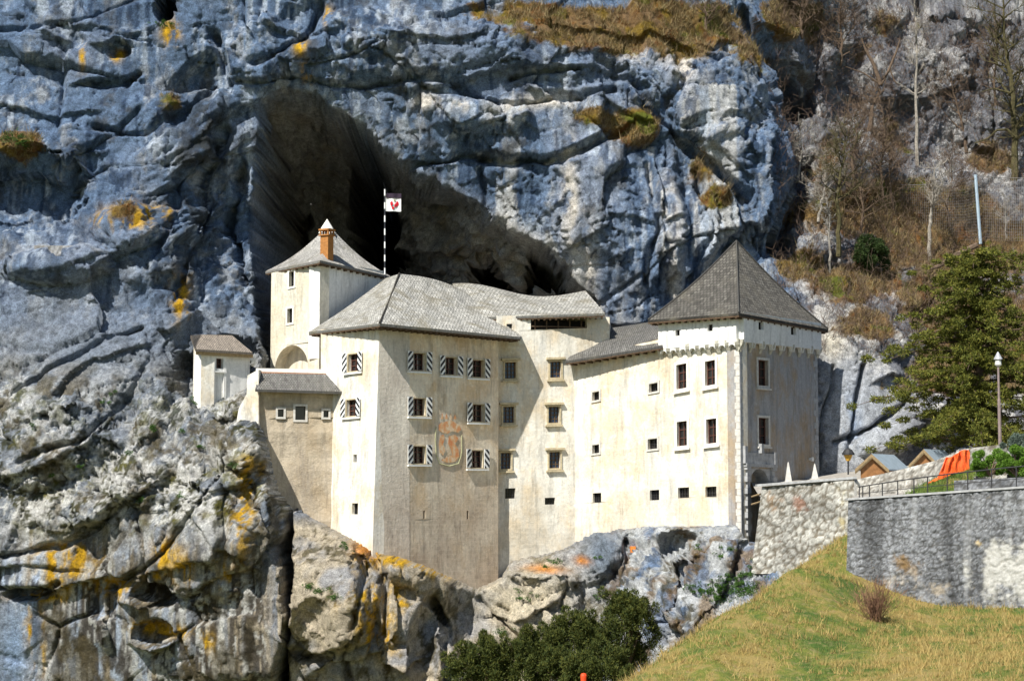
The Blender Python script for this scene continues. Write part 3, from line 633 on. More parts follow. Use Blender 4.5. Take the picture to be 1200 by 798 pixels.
def window(wall, hole, parent, kind='plain', mat=None, cols=2, rows=3, label=None):
    """a window in a wall opening: the pane and its bars, then surround, sill and shutters as its parts"""
    a0, a1, b0, b1 = hole[:4]
    BL, BR, TL = wall.pt(a0, b0), wall.pt(a1, b0), wall.pt(a0, b1)
    e = (BR-BL); W = e.length; e = e.normalized(); z = (TL-BL); H = z.length; z = z.normalized(); n = wall.n
    o = BL
    g = MB(); g.frame_box(o, e, n, z, 0.002, W-.002, -.36, -.30, .002, H-.002)
    win = g.build('window', M_['glass_blue'] if kind == 'framed' else M_['glass'], parent)
    if label: win['label'] = label
    f = MB(); t = .055 if kind in ('sash', 'framed', 'shut') else .03
    for x in np.linspace(0, W, cols+1):
        x = min(max(x, t/2+.003), W-t/2-.003); f.frame_box(o, e, n, z, x-t/2, x+t/2, -.29, -.22, .004, H-.004)
    for y in np.linspace(0, H, rows+1):
        y = min(max(y, t/2+.003), H-t/2-.003); f.frame_box(o, e, n, z, .004, W-.004, -.285, -.235, y-t/2, y+t/2)
    f.build('sash' if kind != 'grille' else 'grille', {'sash': M_['sash'], 'framed': M_['wood'], 'shut': M_['sash']}.get(kind, M_['iron']), win)
    def surround(tt, mt, pr=.06, lint=0):
        s = MB(); s.frame_box(o, e, n, z, -tt, 0, -.05, pr, -tt, H+tt); s.frame_box(o, e, n, z, W, W+tt, -.05, pr, -tt, H+tt)
        s.frame_box(o, e, n, z, 0, W, -.05, pr+.003, H, H+tt); s.frame_box(o, e, n, z, 0, W, -.05, pr+.003, -tt, 0)
        s.build('frame', mt, win)
        if lint:
            l = MB(); l.frame_box(o, e, n, z, -tt-.16, W+tt+.16, -.02, pr+.16, H+tt+.02, H+tt+.17); l.build('lintel', mt, win)
            l = MB(); l.frame_box(o, e, n, z, -tt-.10, W+tt+.10, -.02, pr+.13, -tt-.14, -tt-.02); l.build('sill', mt, win)
    if kind == 'sash':
        surround(.16, mat or M_['stone_frame']); l = MB(); l.frame_box(o, e, n, z, -.22, W+.22, -.02, .16, -.27, -.17); l.build('sill', mat or M_['stone_frame'], win)
    elif kind == 'framed': surround(.11, mat or M_['sand_frame'], .07, 1)
    elif kind == 'rim': surround(.13, mat or M_['stone_frame'], .05)
    elif kind == 'shut':
        surround(.07, mat or M_['sand_frame'], .05); l = MB(); l.frame_box(o, e, n, z, -.5, W+.5, 0, .13, -.19, -.085); l.build('sill', M_['white_paint'], win)
        sw = .46; y0, y1 = -.03, H+.10
        for sgn in (-1, 1):
            fo = math.radians(2)
            hinge = o+e*(-.08 if sgn < 0 else W+.08)+n*.07
            se = (e*sgn*math.cos(fo)+n*math.sin(fo)).normalized(); sn = se.cross(z)*(1 if sgn < 0 else -1)
            if sn.dot(n) < 0: sn = -sn
            p = MB(); p.frame_box(hinge, se, sn, z, 0, sw, 0, .04, y0, y1); sh = p.build('shutter', M_['white_paint'], win)
            st = MB(); hh = y1-y0; nst = 3; step = hh/nst*1.02
            for k in range(-2, nst+1):         # slanting black bands, clipped to the board
                base = y0+k*step
                poly = [(0.01, base+sw*.95), (sw-.01, base), (sw-.01, base+step*.5), (0.01, base+sw*.95+step*.5)]
                for side, lim in (('lo', y0+.012), ('hi', y1-.012)):
                    out = []
                    for i in range(len(poly)):
                        A_, B_ = poly[i], poly[(i+1) % len(poly)]
                        ia = A_[1] >= lim if side == 'lo' else A_[1] <= lim; ib = B_[1] >= lim if side == 'lo' else B_[1] <= lim
                        if ia: out.append(A_)
                        if ia != ib: tt = (lim-A_[1])/(B_[1]-A_[1]); out.append((A_[0]+(B_[0]-A_[0])*tt, lim))
                    poly = out
                    if len(poly) < 3: break
                if len(poly) >= 3: st.prism([hinge+se*x+sn*.042+z*y for x, y in poly], sn*.006)
            st.build('stripes', M_['black_paint'], sh)
    return win
def patch(name, quad, mat, parent, nu=24, nv=12, sag=0.0, thick=.16, seed=1, wob=.05, bulge=None, below=(0, 0, -1)):
    """roof slope between four corners (eave left, eave right, ridge right, ridge left), uneven, with thickness"""
    A, B, Cc, D = [Vector(p) for p in quad]
    V = []; U = []
    Lu = max((B-A).length, (Cc-D).length); Lv = ((D-A).length+(Cc-B).length)/2
    nrm = (B-A).cross(D-A); nrm = nrm if nrm.length > 1e-6 else (B-A).cross(Cc-A); nrm.normalize()
    if nrm.z < 0: nrm = -nrm
    for j in range(nv+1):
        for i in range(nu+1):
            a, b = i/nu, j/nv
            p = (A*(1-a)+B*a)*(1-b)+(D*(1-a)+Cc*a)*b
            k = math.sin(math.pi*a)*math.sin(math.pi*b)
            ww = wob*(math.sin(a*Lu*.9+seed)*math.cos(b*Lv*1.1+seed*3)+.4*math.sin(a*Lu*2.7+seed*5))
            p = p+nrm*(ww*min(1, k*4)+(bulge(a, b) if bulge else 0))-Vector((0, 0, sag*math.sin(math.pi*b)))
            V.append(p); wa = (B-A).length*(1-b)+(Cc-D).length*b
            U.append((a*wa+(Lu-wa)/2, b*Lv))
    n = len(V); V += [p+Vector(below)*thick for p in V]; U += U
    F = []
    def q(i, j): return j*(nu+1)+i
    for j in range(nv):
        for i in range(nu):
            F.append((q(i, j), q(i+1, j), q(i+1, j+1), q(i, j+1))); F.append((n+q(i, j), n+q(i, j+1), n+q(i+1, j+1), n+q(i+1, j)))
    for i in range(nu): F += [(q(i, 0), n+q(i, 0), n+q(i+1, 0), q(i+1, 0)), (q(i, nv), q(i+1, nv), n+q(i+1, nv), n+q(i, nv))]
    for j in range(nv): F += [(q(0, j), q(0, j+1), n+q(0, j+1), n+q(0, j)), (q(nu, j), n+q(nu, j), n+q(nu, j+1), q(nu, j+1))]
    return mk(name, V, F, mat, parent, uv=U, smooth=False)
def rafters(parent, A, B, inn, n, mat, ln=.8):
    A, B, inn = Vector(A), Vector(B), Vector(inn).normalized(); e = (B-A).normalized(); m = MB()
    for i in range(n):
        p = A+(B-A)*((i+.5)/n); m.frame_box(p+Vector((0, 0, -.32)), e, inn, UPV, -.06, .06, .05, ln, 0, .14)
    m.frame_box(A+Vector((0, 0, -.18)), e, inn, UPV, 0, (B-A).length, .02, .06, -.06, .1)
    return m.build('rafters', mat, parent)

# ------------------------------------------------------------------ the castle
castle = root('castle', (0, 124, -3), 'pale rendered cliff castle with grey shingle roofs built into the cave mouth', 'castle')
def vert(px, pt, pb, Y, Yb=None):
    """top and bottom points of an upright edge"""
    T = P(px, pt, Y); B = P(px, pb, Y); B = Vector((T.x, T.y if Yb is None else Yb, B.z)); return T, B
def wall(l, r, ptl, ptr, pb):
    TL, BL = vert(l[0], ptl, pb, l[1]); TR, BR = vert(r[0], ptr, pb, r[1])
    BL.z = BR.z = min(BL.z, BR.z)
    if len(l) > 2: BL.x, BL.y = P(l[2], pb, l[3]).x, l[3]
    if len(r) > 2: BR.x, BR.y = P(r[2], pb, r[3]).x, r[3]
    return Wall(TL, TR, BL, BR)
# -- main bay
WA = wall((376, 122.4, 376, 122.3), (445, 118, 436, 117.2), 386, 376, 662)
hA = [WA.hole(414, 425, 11, 20), WA.hole(412, 478, 11, 19), WA.hole(416, 537, 4, 9), WA.hole(416, 596, 7, 13)]
WA.build('bay_wall', M_['cream'], castle, hA, seed=1)
WT1 = wall((445, 118, 436, 117.2), (480, 119.45, 480, 119.2), 376, 379, 700)
WT1.build('bay_wall', M_['bay_edge'], castle, [], seed=2, wob=.02)
WT2 = wall((480, 119.45, 480, 119.2), (584, 125.2), 379, 386, 720)
tw = [(491, 424, 14, 20), (528, 429, 13, 20), (560, 432, 13, 20), (491, 477, 14, 20), (560, 484, 13, 20), (491, 533, 14, 20), (559, 538, 13, 20)]
hT = [WT2.hole(*a) for a in tw]; slits = [WT2.hole(497, 603, 2.2, 10), WT2.hole(548, 603, 2.2, 10)]
WT2.build('bay_wall', M_['bay'], castle, hT+slits, seed=3, wob=.02)
for h in hA[:2]: window(WA, h, castle, 'shut', cols=2, rows=3)
for h in hA[2:]: window(WA, h, castle, 'plain', cols=1, rows=1)
for h in hT: window(WT2, h, castle, 'shut', cols=2, rows=3)
for h in slits: window(WT2, h, castle, 'plain', cols=1, rows=1)
# -- middle range behind the bay, in the cave mouth
WW = wall((583, 126.0), (704, 127.8), 370, 366, 715)
wf = [(598, 434, 13, 19), (651, 433, 13, 19), (596, 486, 13, 19), (649, 486, 13, 19), (592.5, 540, 12, 19), (650, 539, 13, 19)]
hf = [WW.hole(*a) for a in wf]; hs = [WW.hole(598, 578, 12, 12), WW.hole(644.5, 587, 12, 8)]; ht = [WW.hole(597, 384, 7, 9)]; slot = WW.hole(655, 379, 66, 13)+(.62,)
WW.build('middle_wall', M_['wing'], castle, hf+hs+ht+[slot], seed=4)
for h in hf: window(WW, h, castle, 'framed', cols=3, rows=4)
for h in hs: window(WW, h, castle, 'grille', cols=4, rows=3)
for h in ht: window(WW, h, castle, 'plain', cols=1, rows=1)
g = MB(); g.frame_box(WW.pt(slot[0], slot[2]), WW.e, WW.n, UPV, 0, (slot[1]-slot[0])*WW.w, -.60, -.52, .004, (slot[3]-slot[2])*WW.h-.004); gal = g.build('gallery_dark_plate', M_['dark'], castle)  # dark plate closes the slot and stands in for the gallery's shade
g = MB(); L = (slot[1]-slot[0])*WW.w
g.frame_box(WW.pt(slot[0], slot[2]), WW.e, WW.n, UPV, .01, L-.01, -.12, -.05, .22, .30)
for k in range(5): g.frame_box(WW.pt(slot[0], slot[2]), WW.e, WW.n, UPV, .3+k*(L-.7)/4, .38+k*(L-.7)/4, -.2, -.13, .005, .72)
g.build('railing', M_['wood'], gal)
# -- right wing and its tower
L0, C0, R0 = Vector((9.77, 122.9, 0)), (866, 119.0), (957, 128.3)
WG = wall((668, 127.6), (866, 119.0), 424, 372, 640)
gw = [(698.5, 464, 8, 10, 'rim', 2, 2), (766, 454, 10, 10, 'rim', 2, 2), (698.5, 526, 8, 10, 'rim', 2, 2), (765, 520, 11, 12, 'rim', 2, 2), (699.5, 583, 10, 11, 'grille', 4, 4),
      (767, 580, 11, 12, 'grille', 4, 4), (799, 441, 12, 29, 'sash', 2, 3), (832.5, 437, 12, 29, 'sash', 2, 3), (799.5, 508, 12, 29, 'sash', 2, 3), (834, 505, 12, 29, 'sash', 2, 3),
      (801, 577, 13, 12, 'grille', 4, 3), (833, 576, 13, 12, 'grille', 4, 3)]
# wall top follows the eaves: lower over the wing, higher at the tower
hg = [WG.hole(*a[:4]) for a in gw]
WG.build('wing_wall', M_['wing'], castle, hg, seed=5)
for a, h in zip(gw, hg): window(WG, h, castle, a[4], cols=a[5], rows=a[6], mat=(M_['lime_frame'] if a[0] > 780 else None) if a[4] == 'sash' else None)
for (cx, cy, mx) in ((801, 577, 1), (833, 576, 1)): pass
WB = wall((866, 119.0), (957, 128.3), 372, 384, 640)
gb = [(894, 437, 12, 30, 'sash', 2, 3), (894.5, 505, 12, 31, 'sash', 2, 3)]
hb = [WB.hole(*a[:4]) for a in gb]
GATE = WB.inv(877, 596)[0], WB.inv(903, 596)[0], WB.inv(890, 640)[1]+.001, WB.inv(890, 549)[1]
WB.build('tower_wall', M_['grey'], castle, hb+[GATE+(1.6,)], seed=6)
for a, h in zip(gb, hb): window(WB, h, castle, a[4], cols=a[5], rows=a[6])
# quoins at the corners
def quoins(wl, side, z0, z1, mat, parent, lo=.28, hi=.5, hgt=.42, pr=.03):
    m = MB(); o = wl.pt(0 if side < 0 else 1, 0); z = o.z; k = 0
    while z < z1:
        if z > z0:
            L_ = hi if k % 2 else lo
            p = Vector((o.x, o.y, z)); m.frame_box(p, wl.e, wl.n, UPV, *( (0, L_) if side < 0 else (-L_, 0)), -.1, pr, 0, hgt-.02)
        z += hgt; k += 1
    return m.build('quoins', mat, parent)
quoins(WG, 1, -9, P(866, 408, 119).z, M_['stone_frame'], castle)
quoins(WB, -1, -9, P(866, 408, 119).z, M_['ashlar'], castle)
quoins(WB, 1, -9, P(957, 416, 128.3).z, M_['ashlar'], castle, .35, .6)
# white parapet storey on corbels, left and right faces of the tower
def band(wl, a0, a1, zb0, zb1, zt0, zt1, holes, ncorb, name):
    e, n = wl.e, wl.n; pr = .34
    def at(a, z, d=0): p = wl.pt(a, .9); return Vector((p.x, p.y, z))+n*d
    X0, X1 = at(a0, zb0, pr), at(a1, zb1, pr)
    w2 = Wall(at(a0, zt0, pr), at(a1, zt1, pr), X0, X1)
    hh = [w2.hole(*h) for h in holes]
    b = w2.build(name, M_['white'], castle, hh, depth=.3, thick=pr+.1, seed=8, wob=.01)
    for h in hh: window(w2, h, castle, 'plain', cols=1, rows=1)
    W_ = (X1-X0).length; st = W_/ncorb
    ev = (X1-X0).normalized(); 
    for k in range(ncorb+1):      # rounded corbel stones
        p = X0+ev*(k*st); m = MB()
        prof = [(0, .18), (pr*.98, .18), (pr*.98, .02), (pr*.8, -.16), (pr*.45, -.32), (0, -.62)]
        m.prism([p-n*pr+n*d-ev*.15+UPV*(z) for d, z in prof], ev*.30); m.build('corbel', M_['corbel'], castle)
    m = MB()
    for k in range(ncorb):        # small arches between the corbels
        p = X0+ev*((k+.5)*st); r = st/2-.15; pts = []
        for i in range(9):
            t = math.pi*i/8; pts.append((-math.cos(t)*r, math.sin(t)*r*.9-.05))
        poly = [p+ev*x+UPV*(z-.28)-n*.02 for x, z in pts]
        top = [p+ev*r+UPV*.02-n*.02, p-ev*r+UPV*.02-n*.02]
        for i in range(8):
            q0, q1 = poly[i], poly[i+1]
            m.prism([q0, q1, Vector((q1.x, q1.y, top[0].z+.1)), Vector((q0.x, q0.y, top[0].z+.1))], -n*(pr-.06))
    m.build('corbel_arches', M_['white'], castle)
    return w2
zc = P(866, 401, 119).z
aL = WG.inv(775, 410)[0]
bandL = band(WG, aL, 1.0, P(775, 410, 122.9).z, zc, P(775, 379, 122.9).z, P(866, 366, 119).z, [(794, 390, 5, 7), (832, 384, 6, 8)], 8, 'parapet_storey')
bandR = band(WB, 0, 1.0, zc, P(957, 410, 128.3).z, P(866, 366, 119).z, P(957, 379, 128.3).z, [(892, 382, 6, 9), (930, 388, 6, 9)], 8, 'parapet_storey')
# the tower's two hidden sides
Cw = WG.pt(1, 1); Rw = WB.pt(1, 1); Lw = Vector((L0.x, L0.y, 0)); Bk = Vector((Lw.x+Rw.x-Cw.x, Lw.y+Rw.y-Cw.y, 0))
ctr = (Cw+Rw+Lw+Bk)/4
def slab(p, q, z0, z1, name, mat, th=.8):
    p, q = Vector(p), Vector(q); e = Vector((q.x-p.x, q.y-p.y, 0)); L_ = e.length; e.normalize(); m = MB()
    m.frame_box(Vector((p.x, p.y, 0)), e, UPV.cross(e), UPV, 0, L_, 0, th, z0, z1); return m.build(name, mat, castle)
zt = P(957, 379, 128.3).z
Ri, Li = Rw*.93+ctr*.07, Lw+WG.n*-1.0; Bk2 = Bk*.95+ctr*.05
slab(Ri, Bk2, -4, zt, 'tower_wall', M_['grey'], .02); slab(Bk2, Li, zt-6, zt, 'tower_wall', M_['cream'], .02)
# tower roof: a pyramid
ez = P(863, 368, 118.6).z
ctr = (Cw+Rw+Lw+Bk)/4; pk = P(863, 283, ctr.y); pk = Vector((pk.x, ctr.y, pk.z))
def ov(p, d=.95): v = Vector((p.x-ctr.x, p.y-ctr.y, 0)); return Vector((p.x, p.y, 0))+v.normalized()*d
eC, eR, eL, eB = [Vector((q.x, q.y, ez)) for q in (ov(Cw), ov(Rw), ov(Lw), ov(Bk))]
ed = .6
tr = None
for k, (A, B) in enumerate(((eL, eC), (eC, eR), (eR, eB), (eB, eL))):
    tr = patch('tower_roof', (A, B, pk, pk), M_['shingle_dark'], castle, 36, 30, sag=.28, thick=.14, seed=k, wob=.03)
    m = MB()
    rafters(castle, A, B, (ctr-(A+B)/2)*Vector((1, 1, 0)), 14, M_['wood'])
hip = MB()
for q in (eL, eC, eR, eB):
    pts = [q*(1-t)+pk*t-Vector((0, 0, .28*math.sin(math.pi*t)))+Vector((0, 0, .05)) for t in np.linspace(0, 1, 12)]; hip.tube(pts, .06, 5)
hip.build('hip_ridge', M_['shingle_mid'], castle)
# wing roof
wl0 = P(663, 423, 126.6); wr0 = P(776, 405, 122.2); wr1 = P(790, 373, 128.5); wl1 = P(706, 386, 133)
patch('wing_roof', (wl0, wr0, wr1, wl1), M_['shingle_mid'], castle, 30, 14, sag=-.25, seed=4, wob=.08)
rafters(castle, wl0, wr0, WG.n*-1, 12, M_['wood'])
# bay roof: a steep left slope and a broad right slope meeting in a hip
A_ = P(362, 389, 123.6); B_ = P(445, 379, 116.7); Ct = P(610, 395, 124.6); Pk = P(468, 321, 126.5); Qr = P(545, 341, 132); A2 = P(452, 326, 131)
patch('bay_roof', (A_, B_, Pk, A2), M_['shingle_pale'], castle, 26, 18, sag=.12, seed=1, wob=.05)
patch('bay_roof', (B_, Ct, Qr, Pk), M_['shingle_pale'], castle, 40, 22, sag=.0, seed=2, wob=.06, bulge=lambda a, b: .25*math.sin(math.pi*a)*b*b)
rafters(castle, A_, B_, WA.n*-1, 14, M_['wood']); rafters(castle, B_, Ct, WT2.n*-1, 24, M_['wood'])
patch('bay_roof', (Ct, P(612, 392, 129), Qr+Vector((.3, .3, -.1)), Qr), M_['shingle_pale'], castle, 10, 10, seed=3)
hip = MB(); hip.tube([B_*(1-t)+Pk*t+Vector((0, 0, .04-.1*math.sin(math.pi*t))) for t in np.linspace(0, 1, 10)], .07, 5); hip.build('hip_ridge', M_['shingle_dark'], castle)
# middle roof, swaying along the cave
e0 = P(560, 372, 126.2); e1 = P(709, 367, 126.6); r1 = P(686, 338, 133); r0 = P(530, 333, 134)
patch('middle_roof', (e0, e1, r1, r0), M_['shingle_pale'], castle, 44, 18, seed=6, wob=.08, bulge=lambda a, b: b*(.4*math.cos((a-.1)*5.6)-.3))
rafters(castle, e0, e1, (0, 1, 0), 22, M_['wood'])
slab(P(704, 370, 127.8), P(706, 370, 134), -6, P(704, 372, 128).z, 'middle_wall', M_['wing'], -.6)
# -- western tower
WL = wall((318, 129.0), (375, 126.0), 320, 305, 470)
ARCH = WL.inv(322, 440)[0], WL.inv(361, 440)[0], WL.inv(340, 440)[1], WL.inv(340, 404)[1]
hw = [WL.hole(342, 327, 6, 18), WL.hole(340, 370, 6, 17)]
WL.build('west_tower_wall', M_['west'], castle, hw+[ARCH+(2.2,)], seed=9)
for h in hw: window(WL, h, castle, 'rim', cols=1, rows=4, mat=M_['lime_frame'])
def arch(wl, hole, parent, mat, backmat, depth, name):
    a0, a1, b0, b1 = hole[:4]; p0, p1, q0 = wl.pt(a0, b0), wl.pt(a1, b0), wl.pt(a0, b1); W_ = (p1-p0).length; H_ = (q0-p0).length; r = W_/2
    m = MB(); e = (p1-p0).normalized(); z = (q0-p0).normalized(); n = wl.n; K = 12; rz = min(r, H_*.95)
    for i in range(K):
        t0, t1 = math.pi*i/K, math.pi*(i+1)/K
        x0, x1 = r-math.cos(t0)*r, r-math.cos(t1)*r; z0, z1 = H_-rz+math.sin(t0)*rz, H_-rz+math.sin(t1)*rz
        m.prism([p0+e*x0+z*z0+n*.004, p0+e*x1+z*z1+n*.004, p0+e*x1+z*(H_+.01)+n*.004, p0+e*x0+z*(H_+.01)+n*.004], -n*(depth-.1))
    sp = m.build('arch_head', mat, parent)
    g = MB(); g.frame_box(p0, e, n, z, .01, W_-.01, -depth-.02, -depth+.05, .01, H_-.01); g.build(name, backmat, parent); return sp
arch(WL, ARCH, castle, M_['west'], M_['white'], 2.2, 'archway')
WR = wall((375, 126.0), (452, 133.0), 305, 318, 420)
WR.build('west_tower_wall', M_['white'], castle, [], seed=10)
pw = P(385, 264, 131); eFl = P(311, 318, 129.6); eF = P(375, 305, 125.3); eFr = P(458, 324, 133.4); eBk = eFl+eFr-eF
for k, (a, b) in enumerate(((eFl, eF), (eF, eFr), (eFr, eBk), (eBk, eFl))): patch('west_tower_roof', (a, b, pw, pw), M_['shingle_west'], castle, 22, 18, sag=.35, seed=k+3, wob=.04)
rafters(castle, eFl, eF, WL.n*-1, 10, M_['wood']); rafters(castle, eF, eFr, WR.n*-1, 12, M_['wood'])
fin = MB(); fin.tube([pw+Vector((-.1, 0, -.6)), pw+Vector((-.1, 0, -.2)), pw+Vector((-.1, 0, .42))], [.62, .42, .02], 12); fin.build('finial', M_['lime_frame'], castle)
# chimney on the western tower's roof
ch0 = P(383, 299, 127.2); cm = MB(); ce = WR.e; cn = WR.n
cm.frame_box(ch0, ce, cn, UPV, -.32, .32, -.32, .32, -.6, 1.3); chim = cm.build('chimney', M_['brick'], castle)
cm = MB(); cm.frame_box(ch0, ce, cn, UPV, -.42, .42, -.42, .42, 1.3, 1.38)
for x in (-.36, -.05, .26):
    for y in (-.36, .26): cm.frame_box(ch0, ce, cn, UPV, x, x+.10, y, y+.10, 1.38, 1.66)
cm.frame_box(ch0, ce, cn, UPV, -.42, .42, -.42, .42, 1.66, 1.78); cm.build('cap', M_['brick'], chim)
# -- low wall with its shingled walkway on the left
WLo = wall((303, 120.3), (398, 121.4), 452, 454, 655)
hl = [WLo.hole(329, 484, 7, 9), WLo.hole(352, 484, 12, 16), WLo.hole(382, 485, 6, 8)]
WLo.build('walkway_wall', M_['low'], castle, hl, seed=12, wob=.15, thick=1.5)
for h, kk in zip(hl, ('rim', 'rim', 'rim')): window(WLo, h, castle, kk, cols=1, rows=1, mat=M_['stone_frame'])
patch('walkway_roof', (P(299, 456, 119.6), P(405, 459, 120.7), P(400, 438, 122.3), P(304, 436, 121.2)), M_['shingle_mid'], castle, 26, 8, seed=7, wob=.02)
m = MB(); m.prism([P(300, 437, 121.3), P(399, 439, 122.4), P(399, 433, 122.4), P(300, 431.5, 121.3)], (0, .5, 0)); m.build('parapet', M_['lime_frame'], castle)
m = MB(); m.prism([P(306, 439, 121.15), P(399, 441, 122.2), P(399, 438, 122.2), P(306, 435.5, 121.15)], (0, .1, 0)); m.build('tile_course', simple('red_tile', (.34, .17, .10), .85), castle)
m = MB(); m.prism([P(303, 437, 121.3), P(399, 439, 122.3), P(399, 437, 130), P(303, 436, 130)], (0, 0, -.4)); m.build('terrace', M_['low'], castle)
# buttress at its left edge, stepping down the rock
m = MB(); m.prism([P(303, 433, 120.2), P(290, 440, 120.0), P(289, 462, 119.8), P(280, 478, 119.4), P(276, 500, 119.0), P(303, 506, 119.6)], (0, 1.6, .05)); m.build('buttress', M_['cream'], castle)
# faded painted coat of arms on the bay
FR = material('faded_fresco', .95); t = FR[1]; nz = noise_node(t, 2.2, 6, .7)
FRc = ramp(t, nz.outputs[0], [(.38, (.62, .24, .10)), (.50, (.64, .38, .20)), (.62, (.70, .58, .42))]); t.links.new(FRc.outputs[0], FR[2].inputs['Base Color'])
def on_wall(wl, px, py, d=.02): a, b = wl.inv(px, py); return wl.pt(a, b)+wl.n*d
fres = MB()
def fpoly(pts, d=.02): fres.prism([on_wall(WT2, x, y, d) for x, y in pts], WT2.n*.006)
fpoly([(514, 498), (517, 495), (522, 494), (528, 492), (533, 495), (538, 498), (540, 503), (537, 507), (530, 505), (524, 508), (518, 507), (514, 504)])
fpoly([(516, 510), (520, 509), (521, 514), (519, 520), (522, 527), (519, 534), (515, 530), (514, 521)])
fpoly([(526, 511), (533, 509), (537, 514), (533, 520), (537, 527), (538, 535), (533, 541), (524, 542), (517, 539), (523, 536), (530, 533), (528, 526), (525, 520)])
for x in (518, 523, 528, 533): fpoly([(x-1.6, 491), (x, 484), (x+1.6, 491)], .025)
fres.build('faded_coat_of_arms', FR[0], castle)
m = MB(); tr_ = [(511, 500), (510, 515), (511, 532), (515, 543), (526, 546), (537, 543), (541, 530), (541, 510)]
m.tube([on_wall(WT2, x, y, .01) for x, y in tr_], .035, 4); m.build('painted_border', simple('faded_green', (.40, .40, .24), .95), castle)
# faded orange niche under the wing wall
m = MB(); m.prism([P(739, 640, 121.2), P(745, 640, 121.2), P(745, 654, 121.2), P(739, 654, 121.2)], (0, 1.2, 0)); niche = m.build('painted_niche', simple('orange_wash', (.62, .20, .04), .95), castle)
# -- gateway of rusticated blocks
gt0 = WB.pt(GATE[0], 0); ge, gn = WB.e, WB.n
arch(WB, GATE, castle, M_['ashlar'], M_['dark'], 1.6, 'gate_dark_plate')  # dark plate at the back stands in for shade inside the gate
gz0 = P(877, 600, 119.8).z; gz1 = P(877, 549, 119.8).z; m = MB(); mR = MB(); gw_ = (GATE[1]-GATE[0])*WB.w
k = 0; z = gz0-1.5
while z < gz1+.1:
    ex = .42 if k % 2 else .26; ez_ = .16 if k % 2 else .08
    for o_, mm in ((0, m), (gw_, mR)):
        s_ = -1 if o_ == 0 else 1; p = Vector((gt0.x, gt0.y, z))+ge*o_
        mm.frame_box(p, ge, gn, UPV, *((-ex-.12, -.003) if s_ < 0 else (.003, ex+.12)), -.05, ez_+.08, 0, .36)
    z += .38; k += 1
m.build('gate_jamb', M_['ashlar'], castle); mR.build('gate_jamb', M_['ashlar'], castle)
m = MB(); p = Vector((gt0.x, gt0.y, gz1+.12)); m.frame_box(p, ge, gn, UPV, -.6, gw_+.6, -.05, .26, .0, .2); m.frame_box(p, ge, gn, UPV, -.45, gw_+.45, -.05, .16, .2, .9)
m.frame_box(p, ge, gn, UPV, -.7, -.35, -.05, .2, .2, 1.3); m.frame_box(p, ge, gn, UPV, gw_+.35, gw_+.7, -.05, .2, .2, 1.0)
m.frame_box(p, ge, gn, UPV, gw_/2-.18, gw_/2+.14, .0, .3, .9, 1.5); m.build('gate_lintel', M_['ashlar'], castle)

# ------------------------------------------------------------------ flag on its striped pole
fp = root('flagpole', P(451, 345, 132.5), 'tall black and white striped flagpole flying a white flag with a red emblem', 'flagpole')
b0 = P(451, 345, 132.5); t0 = P(451, 222, 132.5); n_ = 16; m = MB(); m2 = MB()
for k in range(n_):
    a = b0+(t0-b0)*(k/n_); b = b0+(t0-b0)*((k+1)/n_); (m if k % 2 else m2).tube([a, b], .052, 8)
m.build('pole', M_['white_paint'], fp); m2.build('pole_bands', M_['black_paint'], fp)
fx = lambda x, y, d=0: P(x, y, 132.4-d)
def cloth(x0, x1, y0, y1, name, mat, par, off=0):
    V = []; K = 10
    for dd in (0, .03):
        for j in (0, 1):
            for i in range(K+1):
                x = x0+(x1-x0)*i/K; q = P(x, (y0 if j == 0 else y1)+ (i/K)*.6, 132.35+off+dd); q.y += .06*math.sin((x-452)*.55); V.append(q)
    n = K+1; F = []
    for i in range(K): F += [(i, i+1, n+i+1, n+i), (2*n+i, 3*n+i, 3*n+i+1, 2*n+i+1), (i, 2*n+i, 2*n+i+1, i+1), (n+i, n+i+1, 3*n+i+1, 3*n+i)]
    F += [(0, n, 3*n, 2*n), (n-1, 3*n-1, 4*n-1, 2*n-1)]
    return mk(name, V, F, mat, par)
flag = cloth(452, 470, 226.5, 247.5, 'flag', M_['white_paint'], fp)
cloth(452.1, 470.3, 226.5, 232, 'dark_band', simple('dark_cloth', (.03, .02, .035), .9), flag, -.05)
red = simple('red_cloth', (.48, .01, .02), .8, .15); m = MB()
def fo(pts): m.prism([Vector((q.x, q.y+.06*math.sin((x-452)*.55), q.z)) for x, y in pts for q in [P(x, y, 132.30)]], (0, .03, 0))
fo([(457, 237.5), (458.5, 236), (460, 236.5), (460.5, 239), (459.5, 241.5), (457.8, 241.5)])
fo([(462, 240.5), (464, 238), (465.3, 235.8), (466.7, 236.5), (467.2, 239), (466, 241.5), (463.4, 243), (462, 242.5)])
fo([(458.6, 242.6), (460, 242), (462.3, 243), (461.5, 245.2), (460.4, 246), (459.2, 244.6)])
m.build('red_emblem', red, flag)
m = MB(); m.prism([P(x, y, 132.29) for x, y in ((459.5, 240.2), (461.3, 240.2), (461.3, 242), (459.5, 242))], (0, .02, 0)); m.build('teal_spot', simple('teal_cloth', (.1, .35, .35), .8), flag)
m = MB(); m.prism([P(x, y, 132.29) for x, y in ((461, 234.2), (463.4, 234.2), (463, 236), (461.6, 236))], (0, .02, 0)); m.build('olive_spot', simple('olive_cloth', (.25, .25, .08), .8), flag)

